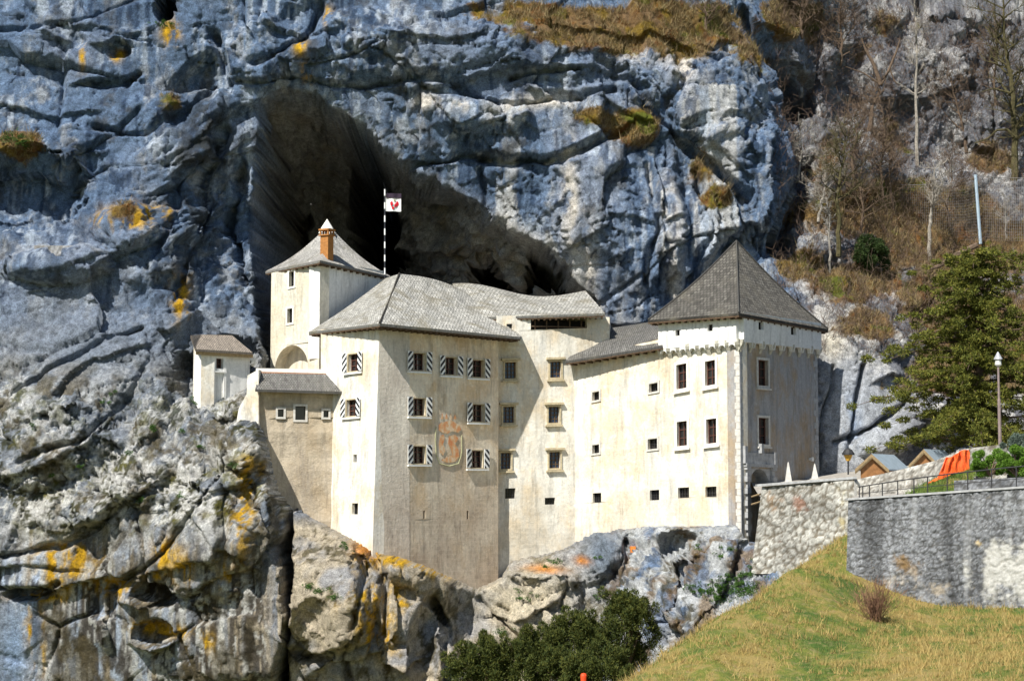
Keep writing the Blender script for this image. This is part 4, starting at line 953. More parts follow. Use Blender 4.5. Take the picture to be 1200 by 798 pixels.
# ------------------------------------------------------------------ small white house on the rock ledge
hs_ = root('guard_house', P(260, 462, 123.5), 'small white house with one dark window perched on the rock left of the castle', 'house')
W1 = wall((236, 122.0), (293, 124.2), 408, 413, 490); hh = [W1.hole(257, 426, 8, 12)]
W1.build('wall', M_['white'], hs_, hh, seed=13); window(W1, hh[0], hs_, 'sash', cols=2, rows=2, mat=M_['white'])
W2 = wall((227, 123.6), (236, 122.0), 403, 410, 480); W2.build('wall', M_['cream'], hs_, [], seed=14)
m = MB(); m.frame_box(W1.pt(0, 0), W1.e, W1.n, UPV, W1.w*.45, W1.w*.5, .0, .10, 0, W1.h*.93); m.build('corner_pier', M_['white'], hs_)
A, B, Cq, D = P(229, 409, 121.4), P(296, 413, 123.8), P(272, 393, 126), P(236, 392, 125)
patch('roof', (A, B, Cq, D), M_['shingle_tan'], hs_, 20, 10, seed=9, wob=.02); patch('roof', (P(223, 393, 124.6), A, D, D), M_['shingle_tan'], hs_, 8, 8, seed=2, wob=.02)
m = MB(); m.prism([A+Vector((0, .1, -.35)), B+Vector((0, .1, -.35)), B+Vector((0, .1, -.13)), A+Vector((0, .1, -.13))], (0, .12, 0)); m.build('eave_board', M_['wood_light'], hs_)
# ------------------------------------------------------------------ ground
def tps(pts):
    A = np.array([(p[0], p[1]) for p in pts], float); z = np.array([p[2] for p in pts], float); n = len(A)
    def phi(r): return np.where(r > 0, r*r*np.log(np.maximum(r, 1e-9)), 0)
    K = phi(np.hypot(A[:, None, 0]-A[None, :, 0], A[:, None, 1]-A[None, :, 1]))+np.eye(n)*2.0
    Q = np.concatenate([np.ones((n, 1)), A], 1)
    S = np.block([[K, Q], [Q.T, np.zeros((3, 3))]]); c = np.linalg.solve(S, np.concatenate([z, np.zeros(3)]))
    def f(x, y):
        r = c[n]+c[n+1]*x+c[n+2]*y
        for i in range(n): r = r+c[i]*phi(np.hypot(x-A[i, 0], y-A[i, 1]))
        return r
    return f
gp = [P(735, 798, 80), P(800, 752, 84), P(860, 712, 88), P(930, 665, 95), P(986, 627, 105.5), P(960, 648, 101), P(997, 674, 99.3), P(1060, 702, 97), P(1110, 709, 95.5), P(1200, 713, 93.5), P(1300, 716, 91),
      P(900, 800, 78), P(1050, 800, 72), P(1200, 800, 68), P(950, 740, 86), P(1100, 760, 82), P(1020, 712, 92), P(700, 835, 74),
      (0, 0, -1.7), (10, 20, -2.6), (15, 45, -5), (-20, 40, -11), (30, 50, -4.5), (-40, 80, -28), (-10, 100, -28), (4, 97, -19), (-2, 84, -17), (9.5, 103, -13), (13, 109, -12),
      (50, 95, -4), (60, 60, -3), (-60, 20, -14), (-70, 110, -30), (30, 105, -4), (-5, 60, -12), (20, 115, -6), (24, 104, -3), (75, 115, -5), (5, 72, -9.6)]
GZ = tps(gp)
def gnoise(x, y): return .22*fbm(x*.35, y*.35, x*0, 81, 4)+.07*fbm(x*2.2, y*2.2, x*0, 82, 3)
def ground_z(x, y): x, y = np.atleast_1d(np.float64(x)), np.atleast_1d(np.float64(y)); return float((GZ(x, y)+gnoise(x, y))[0])
def grass_mat():
    m, t, b = material('meadow', .95)
    n1 = noise_node(t, .35, 7, .7, sc=(1, .6, 1), dist=.4); n2 = noise_node(t, 2.5, 6, .75); n3 = noise_node(t, 14, 4, .7)
    c = ramp(t, n1.outputs[0], [(.36, (.27, .20, .07)), (.45, (.24, .19, .055)), (.50, (.15, .16, .03)), (.60, (.06, .11, .018))]).outputs[0]
    c = mix(t, ramp(t, n2.outputs[0], [(.5, 0), (.64, .7)]).outputs[0], c, (.26, .20, .09))
    c = mix(t, 1, c, ramp(t, n3.outputs[0], [(.3, .65), (.7, 1.3)]).outputs[0], 'MULTIPLY')
    t.links.new(c, b.inputs['Base Color']); bump(t, b, n3.outputs[0], .08, 1); return m
gx = np.concatenate([np.arange(-80, -2, 2.), np.arange(-2, 40, .25), np.arange(40, 92, 2.)]); gy = np.concatenate([np.arange(-40, 60, 2.), np.arange(60, 113, .25), np.arange(113, 124, 1.)])
GX, GY = np.meshgrid(gx, gy); GZZ = GZ(GX, GY)+gnoise(GX, GY); GZZ = np.where(GY < -12, np.minimum(GZZ, -1.7), GZZ)
ii = np.arange(GX.size).reshape(GX.shape)
tag(mk('grass_slope', np.stack([GX, GY, GZZ], -1).reshape(-1, 3), np.stack([ii[:-1, :-1], ii[:-1, 1:], ii[1:, 1:], ii[1:, :-1]], -1).reshape(-1, 4), grass_mat(), smooth=True), kind='structure')
# a far sheet that carries the valley floor out to the horizon
m = MB(); m.add([(-1500, -1500, -32), (1500, -1500, -32), (1500, 1500, -32), (-1500, 1500, -32)], [(0, 1, 2, 3)]); tag(m.build('valley_floor', simple('valley_floor', (.10, .12, .04), .95, .3, .2)), kind='structure')

# blades, leaves and twigs as plain little triangles
def tri_cloud(base, tip, wid, curve=None):
    """arrays of base points, tips and half-width vectors -> one triangle each"""
    n = len(base); V = np.empty((n, 3, 3)); V[:, 0] = base-wid; V[:, 1] = base+wid; V[:, 2] = tip
    return V.reshape(-1, 3), np.arange(3*n).reshape(-1, 3)
def leaf_mat(name, cols, rough=.7, scale=1.2):
    m, t, b = material(name, rough); n = noise_node(t, scale, 4, .7, src='Object')
    gm = nd(t, 'ShaderNodeNewGeometry'); k = len(cols)
    r = nd(t, 'ShaderNodeValToRGB'); e = r.color_ramp.elements
    while len(e) < k: e.new(.5)
    for i, c in enumerate(cols): e[i].position = .1+.8*i/(k-1); e[i].color = c+(1,)
    ad = nd(t, 'ShaderNodeMath', operation='MULTIPLY_ADD'); ad.inputs[1].default_value = .55; t.links.new(gm.outputs['Random Per Island'], ad.inputs[0])
    sb = nd(t, 'ShaderNodeMath', operation='MULTIPLY'); sb.inputs[1].default_value = .45; t.links.new(n.outputs[0], sb.inputs[0]); t.links.new(sb.outputs[0], ad.inputs[2])
    t.links.new(ad.outputs[0], r.inputs[0]); t.links.new(r.outputs[0], b.inputs['Base Color']); return m
def blades(name, B, hgt, w, mat, lean=.45, wind=(0, 0, 0)):
    n = len(B); h = hgt*rng.gamma(3.0, .33, (n, 1)); d = rng.normal(0, lean, (n, 3)); d[:, 2] = 1; d += np.array(wind); d /= np.linalg.norm(d, axis=1, keepdims=True)
    a = rng.uniform(0, math.pi, n); wv = np.stack([np.cos(a), np.sin(a), 0*a], 1)*w
    V, F = tri_cloud(B, B+d*h, wv); o = mk(name, V, F, mat); return tag(o, kind='stuff')
n = 150000
bx_, by_ = rng.uniform(2, 38, n), rng.uniform(66, 106, n)
gzv = GZ(bx_, by_)+gnoise(bx_, by_); pu, pv_ = proj(bx_, by_, gzv); cl = fbm(bx_*.8, by_*.8, bx_*0, 84, 3)
hh_ = 0
keep = (pu > 690) & (pu < 1280) & (pv_ < 840) & (cl > -.25+rng.uniform(-.3, .3, n))
B = np.stack([bx_, by_, gzv-.02], 1)[keep]
gd = fbm(B[:, 0]*.3, B[:, 1]*.3, B[:, 0]*0, 85, 4)+rng.normal(0, .16, len(B)); dry = gd < .0
MT = {'dry': leaf_mat('dry_grass', [(.24, .16, .05), (.36, .26, .09), (.42, .33, .14)], .9), 'green': leaf_mat('green_grass', [(.05, .09, .015), (.09, .14, .025), (.14, .19, .04)], .8)}
tag(blades('dry_grass', B[dry], .20, .012, MT['dry'], .7), 'short dry straw coloured grass on the slope below the grey wall', 'grass')
tuf = rng.choice(len(B), 1500); tq = np.repeat(B[tuf], 26, 0)+rng.normal(0, .10, (1500*26, 3))*np.array([1, 1, 0])
tag(blades('straw_tufts', tq, .25, .013, MT['dry'], .5), 'taller straw tufts scattered over the grass slope', 'grass')
tag(blades('green_grass', B[~dry], .15, .013, MT['green'], .6), 'fresh green grass growing through the dry slope', 'grass')

# ------------------------------------------------------------------ rubble walls
def stone_face(wl, cell, pal, rel=.10, seed=5, step=.1, thick=1.0, streak=0, name='stone_wall', parent=None, patches=None, cap=True, aspect=.62, coursed=False):
    na = int(wl.w/step)+1; nb = int(wl.h/step)+1
    a, b = np.meshgrid(np.linspace(0, 1, na), np.linspace(0, 1, nb)); a, b = a.ravel(), b.ravel()
    TL, TR, BL, BR = [np.array(q) for q in wl.q]
    p = (BL*(1-a)[:, None]+BR*a[:, None])*(1-b)[:, None]+(TL*(1-a)[:, None]+TR*a[:, None])*b[:, None]
    s = a*wl.w; z = p[:, 2]; ws = s+.12*fbm(s*2, z*2, s*0, 3, 2); wz = z+.08*fbm(s*2, z*2, s*0, 4, 2)
    f, g = facet(ws/cell, ws*0+seed, wz/(cell*aspect), seed, .8)
    if coursed:
        ch = cell*aspect; wz = z+.03*fbm(s*.8, z*.8, s*0, 4, 2); rw = np.floor(wz/ch); xo = s/cell+((hsh(rw, rw*0, rw*0, 5) & 255)/255.)*3+.3*vnoise(s/cell*1.3, rw*7.1, rw*0, 6); cx_ = np.floor(xo)
        g = np.minimum(np.minimum(xo-cx_, 1-(xo-cx_))*1.0, np.minimum(wz/ch-rw, 1-(wz/ch-rw))*.6)*.9; f = ((hsh(cx_, rw, rw*0, seed) & 1023)/511.5-1.0)*.9
    rel_ = np.where((a < .001) | (a > .999) | (b > .999), 0, 1)
    d = rel*(np.clip(g/.25, 0, 1)**.5)*rel_+.05*f*rel_+.05*fbm(s*4, z*4, s*0, 9, 3)*rel_
    V = p+np.array(wl.n)[None, :]*d[:, None]
    k = hsh(np.floor(f*97), np.floor(f*31), s*0, seed); rr = ((k & 255)/255.)[:, None]
    c0, c1, mort = [np.array(q) for q in pal[:3]]
    c = c0*(1-rr)+c1*rr; c = c*(.8+.4*((k >> 8) & 255)/255.)[:, None]
    mm = np.clip(1.25-g/.13, 0, 1)[:, None]; c = c*(1-mm)+mort*mm
    c = c*(.86+.5*np.clip(fbm(s*.8, z*.8, s*0, seed+60, 5, .65), -.6, .6))[:, None]
    big = fbm(s*.35, z*.5, s*0, seed+40, 4)
    if streak:
        st = sstep(-.05, .35, fbm(s*1.6, z*.12, s*0, seed+50, 4)); c = c*(1-.55*streak*st)[:, None]
        st = sstep(.1, .4, fbm(s*1.9, z*.15, s*0, seed+51, 4)); c = c*(1-.4*streak*st)[:, None]+np.array((.45, .46, .47))*(.4*streak*st)[:, None]
    for (cu, cv, ru, rv, col, k_) in (patches or []):
        u_, v_ = proj(V[:, 0], V[:, 1], V[:, 2]); q = np.exp(-((u_-cu)/ru)**2-((v_-cv)/rv)**2)*k_; q = sstep(.35, .75, q*.8+.75*fbm(s*1.6, z*1.6, s*0, 77+int(cu), 5, .7))[:, None]*.75
        c = c*(1-q)+np.array(col)*q
    F0 = np.arange(na*nb).reshape(nb, na); F = np.stack([F0[:-1, :-1], F0[:-1, 1:], F0[1:, 1:], F0[1:, :-1]], -1).reshape(-1, 4)
    n0 = len(V); cs = [wl.pt(0, 0), wl.pt(1, 0), wl.pt(1, 1), wl.pt(0, 1)]; ex = np.array([tuple(q) for q in cs]+[tuple(q-wl.n*thick) for q in cs])
    F2 = np.array([(n0+i, n0+4+i, n0+4+(i+1) % 4, n0+(i+1) % 4) for i in range(4)]+[(n0+4, n0+7, n0+6, n0+5)])
    V = np.concatenate([V, ex]); F = np.concatenate([F, F2]); c = np.concatenate([c, np.tile((c0+c1)/2, (8, 1))])
    if 'rubble' not in M_:
        m, t, bb = material('rubble', .92); at = nd(t, 'ShaderNodeAttribute'); at.attribute_name = 'col'; n1 = noise_node(t, 7, 6, .75)
        t.links.new(mix(t, 1, at.outputs[0], ramp(t, n1.outputs[0], [(.3, .7), (.7, 1.25)]).outputs[0], 'MULTIPLY'), bb.inputs['Base Color']); bump(t, bb, n1.outputs[0], .06, .9); M_['rubble'] = m
    o = mk(name, V, F, M_['rubble'], parent, smooth=False, loc=None if parent else tuple(wl.q[2]))
    at = o.data.color_attributes.new('col', 'FLOAT_COLOR', 'POINT')
    at.data.foreach_set('color', np.concatenate([np.clip(c, 0, 1), np.ones((len(c), 1))], 1).astype(np.float32).ravel()); return o
white_pal = ((.26, .255, .23), (.52, .51, .47), (.15, .13, .10)); grey_pal = ((.13, .137, .15), (.27, .28, .295), (.085, .085, .085)); pale_pal = ((.38, .37, .34), (.60, .58, .53), (.22, .20, .17))
GTL, GTR = P(893, 570, 113.4), P(1001, 561, 108.2)
w1 = Wall(GTL, GTR, P(880, 672, 113.2), P(1001, 672, 108.0))
o = stone_face(w1, .55, white_pal, .10, 21, patches=[(937, 592, 10, 12, (.22, .10, .06), 1), (908, 590, 9, 20, (.24, .15, .08), .8), (985, 600, 10, 40, (.50, .42, .22), .6)], aspect=.8)
tag(o, 'whitish rubble retaining wall between the castle gate and the grey wall', 'stone wall')
m = MB(); m.prism([GTL+Vector((-.3, -.15, 0)), GTR+Vector((.1, -.25, 0)), GTR+Vector((.1, -.25, .14)), GTL+Vector((-.3, -.15, .14))], (0, .9, 0)); m.build('coping', M_['ashlar'], o)
o.children[0]  # coping is a part of the wall
TL2, TR2 = P(994, 586, 99.8), P(1330, 563, 90.2)
w2 = Wall(TL2, TR2, P(991, 700, 99.4), P(1330, 740, 90.0))
o = stone_face(w2, .36, grey_pal, .06, 33, streak=.7, step=.07, thick=1.0, aspect=.62, patches=[(1185, 668, 46, 38, (.50, .49, .45), 1.3), (1062, 660, 20, 12, (.20, .12, .04), .9), (1100, 690, 34, 14, (.34, .29, .22), .8), (1050, 680, 30, 12, (.42, .37, .30), .7), (1148, 637, 8, 6, (.50, .38, .18), .9), (1150, 600, 40, 8, (.36, .37, .38), .6)])
tag(o, 'dark grey stained retaining wall above the grass slope, pale rubble at its right end', 'stone wall')
m = MB(); m.prism([TL2+Vector((-.05, -.14, 0)), TR2+Vector((0, -.14, 0)), TR2+Vector((0, -.14, .1)), TL2+Vector((-.05, -.14, .1))], (0, .7, 0)); m.build('coping', M_['ashlar'], o)
m = MB(); m.prism([w2.pt(0, .18)+w2.n*.0, w2.pt(0, .99), w2.pt(0, .99)+Vector((2.1, 9, 0)), w2.pt(0, 0)+Vector((2.1, 9, 0))], (.3, 0, 0)); m.build('return_wall', M_['ashlar'], o)
# parapet along the upper road
pp = [(1001, 562, 108.4), (1030, 556, 108.2), (1060, 549, 107.6), (1095, 540, 107), (1130, 526, 106.4), (1180, 520, 106)]
par = root('parapet_wall', P(1001, 575, 108.4), 'low pale stone parapet rising to the right in front of the wooden kiosks', 'stone wall')
for (a, b) in zip(pp[:-1], pp[1:]):
    wl = Wall(P(*a), P(*b), P(a[0], 592, a[2]), P(b[0], 580, b[2])); stone_face(wl, .5, pale_pal if a[0] < 1120 else white_pal, .06, 8+a[0], thick=.6, name='wall_section', parent=par)
lw = Wall(P(1118, 563, 98.5), P(1330, 553, 93), P(1118, 590, 98.5), P(1330, 580, 93)); o = stone_face(lw, .5, grey_pal, .05, 61, thick=.5); tag(o, 'low grey kerb wall behind the railing on top of the grey wall', 'stone wall')
# terraces
def sheet(name, pts, mat, nx=40, ny=14, amp=.08, kind='structure'):
    a, b = np.meshgrid(np.linspace(0, 1, nx), np.linspace(0, 1, ny)); q = [np.array(tuple(p)) for p in pts]
    p = (q[0]*(1-a)[..., None]+q[1]*a[..., None])*(1-b)[..., None]+(q[3]*(1-a)[..., None]+q[2]*a[..., None])*b[..., None]
    p[..., 2] += amp*fbm(p[..., 0]*1.1, p[..., 1]*1.1, p[..., 0]*0, 88, 4)
    i = np.arange(nx*ny).reshape(ny, nx); return tag(mk(name, p.reshape(-1, 3), np.stack([i[:-1, :-1], i[:-1, 1:], i[1:, 1:], i[1:, :-1]], -1).reshape(-1, 4), mat, smooth=True), kind=kind)
gravel = simple('gravel', (.30, .28, .25), .95, .3, 3, .03)
sheet('path', (P(994, 586, 100)+Vector((0, .4, -.05)), TR2+Vector((0, .4, -.1)), P(1330, 556, 104), P(1001, 581, 108.2)), gravel)
sheet('road', (P(990, 565, 108.5)+Vector((0, .3, -.9)), P(1330, 535, 106)+Vector((0, .3, 0)), P(1330, 520, 131), P(900, 560, 131)), gravel)
sheet('bridge_path', (P(893, 575, 113.6)+Vector((0, .5, -.5)), P(1001, 566, 108.6)+Vector((0, .5, -.5)), P(1001, 560, 128), P(880, 565, 122)), gravel)
# grassy bank between the two
bk = sheet('grass_bank', (P(1060, 582, 101.0), P(1125, 582, 99.2), P(1150, 545, 105.6), P(1100, 560, 106.4)), bpy.data.materials['meadow'], 30, 16, .25)
bb = np.array([tuple(bk.data.vertices[i].co) for i in rng.integers(0, 480, 6000)])+rng.normal(0, .12, (6000, 3))*np.array([1, 1, .1]); 
o = blades('bank_grass', bb, .18, .015, MT['green'], .6); tag(o, 'green grass on the small bank behind the railing', 'grass')

# ------------------------------------------------------------------ railing, kiosks, net, lamps, obelisks
rl = root('railing', P(1006, 583, 99.9), 'thin dark iron railing along the top of the grey retaining wall', 'railing')
def rp(px, py=None, d=0):
    a = (px-994)/(1330-994.); q = TL2*(1-a)+TR2*a
    q = P(px, 590, q.y+.1); t = (P(px, py, q.y) if py else None); return t or q
tops = [(1006, 570.5), (1060, 562), (1115, 555), (1170, 549), (1240, 542), (1320, 534)]
def ytop(px): return np.interp(px, [a for a, _ in tops], [b for _, b in tops])
def wtop(px): a = (px-994)/336.; q = TL2*(1-a)+TR2*a; return P(px, np.interp(px, [994, 1330], [586, 563]), q.y+.12)
def rtop(px): q = wtop(px); return P(px, ytop(px), q.y)
m = MB(); m.tube([rtop(x) for x in range(1006, 1321, 12)], .035, 6); m.build('rail', M_['iron'], rl)
m = MB(); m.tube([rtop(x)*.45+wtop(x)*.55 for x in range(1006, 1321, 12)], .02, 6); m.build('rail', M_['iron'], rl)
for x in (1007, 1011, 1019, 1034, 1052, 1071, 1087, 1110, 1134, 1162, 1191, 1222, 1256, 1290, 1318):
    m = MB(); m.tube([wtop(x)-Vector((0, 0, .05)), rtop(x)], .032, 6); m.build('post', M_['iron'], rl)
kw = simple('kiosk_orange_wood', (.29, .14, .055), .7, .25, 5); kr = simple('kiosk_grey_roof', (.27, .33, .38), .55, .12, 3)
def kiosk(px0, px1, pye, pyp, Y, Lx, label):
    """gable end facing the viewer's left, ridge running back to the right"""
    c = P((px0+px1)/2, pye, Y); k = root('kiosk', (c.x, c.y, c.z-2.2), label, 'kiosk', 'wooden kiosks behind the parapet')
    e = Vector((.90, .22, 0)).normalized(); bk_ = Vector((.62, .78, 0)).normalized()
    hw_ = (px1-px0)/2/FPX*Y*1.02; hg_ = (pye-pyp)/FPX*Y; r = Vector((0, 0, hg_))
    a, b, pk_ = c-e*hw_, c+e*hw_, c+r
    f = MB(); i = .82; pin = (c-e*hw_*i+bk_*.3, c+e*hw_*i+bk_*.3); dn = Vector((0, 0, -2.2))
    f.prism([pin[0]+dn, pin[1]+dn, pin[1], c+r*i+bk_*.3, pin[0]], bk_*(Lx-.6)); f.build('wall', kw, k)
    for q, w_ in ((a, -1), (b, 1)):
        f = MB(); v = (q-pk_); nrm = Vector((0, 0, 1)); f.prism([pk_, q, q+Vector((0, 0, -.10)), pk_+Vector((0, 0, -.10))], bk_*Lx); f.build('roof', kr, k)
        f = MB(); f.prism([pk_-bk_*.03+Vector((0, 0, -.01)), q-bk_*.03+Vector((0, 0, -.01)), q-bk_*.03+Vector((0, 0, -.2)), pk_-bk_*.03+Vector((0, 0, -.2))], bk_*.06+Vector((0, 0, -.102))); f.build('barge_board', M_['wood_light'], k)
kiosk(1001, 1043, 549.5, 531.5, 114, 2.9, 'wooden kiosk with grey roof and orange gable nearer the castle')
kiosk(1064, 1102, 544.5, 526, 116, 2.9, 'wooden kiosk with grey roof half hidden behind the orange net')
# orange safety netting
on = simple('orange_plastic', (.90, .15, .03), .6, .12, 5); m = MB()
def nq(s, t):
    a = P(1098+38*s, 562-13*s+math.sin(s*9)*1, 104.4+s*.6); b = P(1109+27*s, 536-9.5*s+math.sin(s*7)*1.6, 104.6+s*.6); q = a*(1-t)+b*t; q.y += .12*math.sin(s*22)*t+.05*math.sin(t*9+s*30); return q
for i in range(46): m.tube([nq(i/45, t) for t in np.linspace(0, 1, 9)], .018, 3)
for j in range(26): m.tube([nq(s, j/25) for s in np.linspace(0, 1, 24)], .020, 3)
ntt = root('safety_net', nq(.5, 0), 'bright orange plastic safety netting sagging on the parapet beside the kiosk', 'net'); m.build('mesh_sheet', on, ntt)
m = MB(); m.tube([nq(0, 0), P(1090, 566, 104.2), P(1082, 569, 104)], [.12, .08, .03], 6); m.build('trailing_end', on, ntt)
m = MB(); m.tube([nq(1, -.1), nq(1, 1.05)], .03, 6); m.build('stake', M_['wood'], ntt)
def street_lamp(px, pyb, pyt, Y, label):
    b = P(px+1, pyb, Y); t = P(px-.5, pyt, Y); t.x = b.x; L_ = root('street_lamp', b, label, 'street lamp'); h = t.z-b.z
    m = MB(); m.tube([b, b+Vector((0, 0, h*.5)), b+Vector((0, 0, h*.5+.01)), b+Vector((0, 0, h-.7))], [.10, .09, .07, .06], 8); m.build('pole', simple('lamp_pole', (.22, .17, .16), .6), L_)
    m = MB(); q = b+Vector((0, 0, h-.72)); m.tube([q, q+Vector((0, 0, .1)), q+Vector((0, 0, .42))], [.08, .19, .16], 10); m.build('lantern', simple('frosted_glass', (.55, .55, .52), .4), L_)
    m = MB(); m.tube([q+Vector((0, 0, .42)), q+Vector((0, 0, .50)), q+Vector((0, 0, .85))], [.25, .22, .03], 10); m.build('cap', simple('lamp_cap', (.35, .36, .38), .4), L_)
street_lamp(1171, 522, 415, 107, 'slim street lamp with conical cap in front of the big evergreen')
for px, pb, pt, Y, lb in ((924, 568, 543, 115.5, 'tall pale stone obelisk on the bridge parapet nearer the castle gate'), (955, 564, 545, 116.5, 'smaller pale stone obelisk at the far end of the bridge parapet')):
    b = P(px, pb+3, Y); ob = root('obelisk', b, lb, 'obelisk', 'obelisks on the bridge parapet'); h = (pb+3-pt)/FPX*Y; m = MB()
    r0, r1 = .19, .04; c = [b+Vector((x*r0, y*r0, .35)) for x, y in ((-1, -1), (1, -1), (1, 1), (-1, 1))]; d = [b+Vector((x*r1, y*r1, h)) for x, y in ((-1, -1), (1, -1), (1, 1), (-1, 1))]
    m.add(c+d+[b+Vector((0, 0, h+.12))], [(0, 1, 5, 4), (1, 2, 6, 5), (2, 3, 7, 6), (3, 0, 4, 7), (4, 5, 8), (5, 6, 8), (6, 7, 8), (7, 4, 8), (3, 2, 1, 0)]); m.build('spire', M_['stone_frame'], ob)
    m = MB(); m.box(b.x-.27, b.x+.27, b.y-.27, b.y+.27, b.z-.6, b.z+.347); m.build('plinth', M_['stone_frame'], ob)
b = P(994, 556, 112.0); lt = root('lantern_post', b, 'black hooded lantern with amber glass on a short post beside the first kiosk', 'lantern')
m = MB(); m.tube([b, P(994, 540, 112)], .05, 8); m.build('post', M_['iron'], lt)
m = MB(); q = P(994, 540, 112); m.tube([q, q+Vector((0, 0, .35))], [.12, .27], 8); m.build('glass', simple('amber_glass', (.60, .33, .05), .4), lt)
m = MB(); q = P(994, 533, 112); m.tube([q, q+Vector((0, 0, .12)), q+Vector((0, 0, .32)), q+Vector((0, 0, .42))], [.38, .36, .22, .04], 10); m.build('hood', M_['iron'], lt)
# bridge rails at the gate, and the small wall lamp
for py in (581, 590):
    m = MB(); m.tube([P(881, py+1, 118.6), P(894, py-3, 113.2)], .06, 6); m.build('bridge_rail', M_['wood_light'], castle)
m = MB(); q = WB.pt(*WB.inv(948, 538)); m.tube([q, q+WB.n*.3], [.06, .16], 8); m.build('wall_lamp', M_['white_paint'], castle)
# gallery wall far left in the rock
gwl = Wall(P(40, 287.5, 122.9), P(104, 288.5, 123.5), P(40, 318, 122.7), P(104, 322, 123.3)); o = stone_face(gwl, .4, ((.22, .23, .24), (.36, .36, .36), (.18, .17, .15)), .06, 71, thick=1.2)
tag(o, 'short masonry parapet closing the shadowed rock gallery high on the left', 'stone wall')
# post with an orange red head among the shrubs at the bottom
b = P(684, 812, 96); mp_ = root('marker_post', b, 'orange red marker post rising among the dark shrubs at the bottom edge', 'post')
m = MB(); m.tube([b+Vector((0, 0, -1.5)), P(684, 800, 96)], .1, 8); m.build('pole', simple('grey_post', (.3, .3, .34), .6), mp_)
m = MB(); q = P(684, 800, 96); m.tube([q, q+Vector((0, 0, .36)), q+Vector((0, 0, .46)), q+Vector((0, 0, .50))], [.15, .17, .14, .05], 10); m.build('head', simple('orange_red_paint', (.70, .07, .02), .5), mp_)
# ------------------------------------------------------------------ trees and shrubs
bark_grey = simple('grey_bark', (.26, .24, .21), .95, .35, 6, .03); bark_brown = simple('brown_bark', (.12, .085, .06), .95, .4, 5, .03)
bark_pale = simple('pale_bark', (.27, .245, .21), .9, .45, 4, .03); bark_moss = simple('mossy_bark', (.075, .065, .03), .95, .4, 4, .04); twig_mat = simple('twigs', (.15, .105, .08), .95, .35, 3)
def bare_tree(base, pts, r0, seed, label, mat, nl=16, tl=2.2, moss=None, name='bare_tree', levels=3, lo=.3, dens=1.35):
    """trunk follows pts (metres from the base), limbs and fine twigs grow from it"""
    r_ = random.Random(seed); t = root(name, base, label, 'tree', 'bare trees on the rocky slope')
    b = Vector(base); tp = []
    pts = [Vector(p) for p in pts]
    for p, q in zip(pts[:-1], pts[1:]):
        for i in range(5):
            u_ = i/5; tp.append(b+p*(1-u_)+q*u_+Vector((r_.uniform(-.06, .06), r_.uniform(-.06, .06), 0)))
    tp.append(b+pts[-1]); n_ = len(tp)
    m = MB(); m.tube(tp, [r0*(1-.86*i/(n_-1)) for i in range(n_)], 7); m.build('trunk', mat, t)
    lim = MB(); tw = MB()
    def grow(p, d, L_, rad, lev):
        k = 5; q = [p]; dd = d.copy()
        for i in range(k):
            dd = (dd+Vector((r_.gauss(0, .2), r_.gauss(0, .2), r_.gauss(.06, .16)))).normalized(); q.append(q[-1]+dd*(L_/k))
        (lim if lev < 2 else tw).tube(q, [max(.011, rad*(1-.8*i/k)) for i in range(k+1)], 5 if lev < 2 else 3, cap=False)
        if lev < levels:
            for j in range(int((4 if lev == 1 else 6)*dens)):
                i = r_.randint(1, k); nd_ = (dd+Vector((r_.gauss(0, .75), r_.gauss(0, .75), r_.gauss(.1, .5)))).normalized()
                grow(q[i], nd_, L_*r_.uniform(.35, .65), rad*.45, lev+1)
    for j in range(nl):
        u_ = lo+(1-lo)*(j+r_.random())/nl; i = min(n_-1, int(u_*(n_-1))); a = r_.uniform(0, 6.283)
        d = Vector((math.cos(a), math.sin(a), r_.uniform(.25, 1.1))).normalized(); grow(tp[i], d, tl*(1.25-.7*u_)*r_.uniform(.6, 1.2), r0*(.5-.3*u_), 1)
    lim.add(tw.v, tw.f)
    lim.build('branches', mat, t)
    return t
def at_rock(px, py, dy=-.1): q = on_rock(px, py); return Vector((q.x, q.y+dy, q.z-.3))
def tree_px(px, py, tops_, r0, seed, label, mat, nl=14, tl=2.2, dy=-.2, **k):
    b = at_rock(px, py, dy); s = b.y/FPX; pts = [(0, 0, -.3)]
    for (x, y) in tops_: pts.append(((x-px)*s, -.10*abs(y-py)*s*.3, (py-y)*s))
    return bare_tree(b, pts, r0, seed, label, mat, nl, tl, **k)
tree_px(1189, 205, [(1190, 160), (1188, 95), (1180, 40), (1178, -25)], .34, 1, 'tall mossy bare tree at the right edge with a drooping low branch', bark_moss, 22, 4.2, lo=.25)
tree_px(1018, 150, [(1022, 120), (1032, 98)], .26, 2, 'bare tree with a short trunk forking into a wide Y against the rock', bark_brown, 5, 2.5, lo=.6)
tree_px(1075, 186, [(1074, 120), (1076, 40), (1073, -20)], .17, 4, 'slender pale straight bare tree left of the mossy tree', bark_pale, 16, 1.8, lo=.35)
tree_px(980, 292, [(981, 250), (979, 222), (988, 180), (990, 148)], .20, 5, 'forked dark bare tree beside the left post of the rockfall fence', bark_moss, 20, 2.8, lo=.4)
tree_px(1089, 300, [(1090, 262), (1092, 240), (1098, 222), (1095, 185)], .18, 6, 'crooked birch like bare tree with a pale bent trunk below the fence', bark_pale, 14, 2.0, lo=.45)
tree_px(1046, 240, [(1044, 215), (1042, 190), (1046, 165)], .12, 7, 'small dark bare tree in the middle of the brown slope', bark_brown, 14, 1.9, lo=.3)
tree_px(975, 312, [(974, 280), (975, 250), (971, 225)], .11, 8, 'thin grey sapling standing on the white rocks below the forked tree', bark_grey, 10, 1.2, lo=.5)
tree_px(958, 250, [(962, 230), (967, 210), (975, 195)], .12, 9, 'leaning thin pale bare tree at the edge of the dark gully', bark_pale, 14, 2.2, lo=.3)
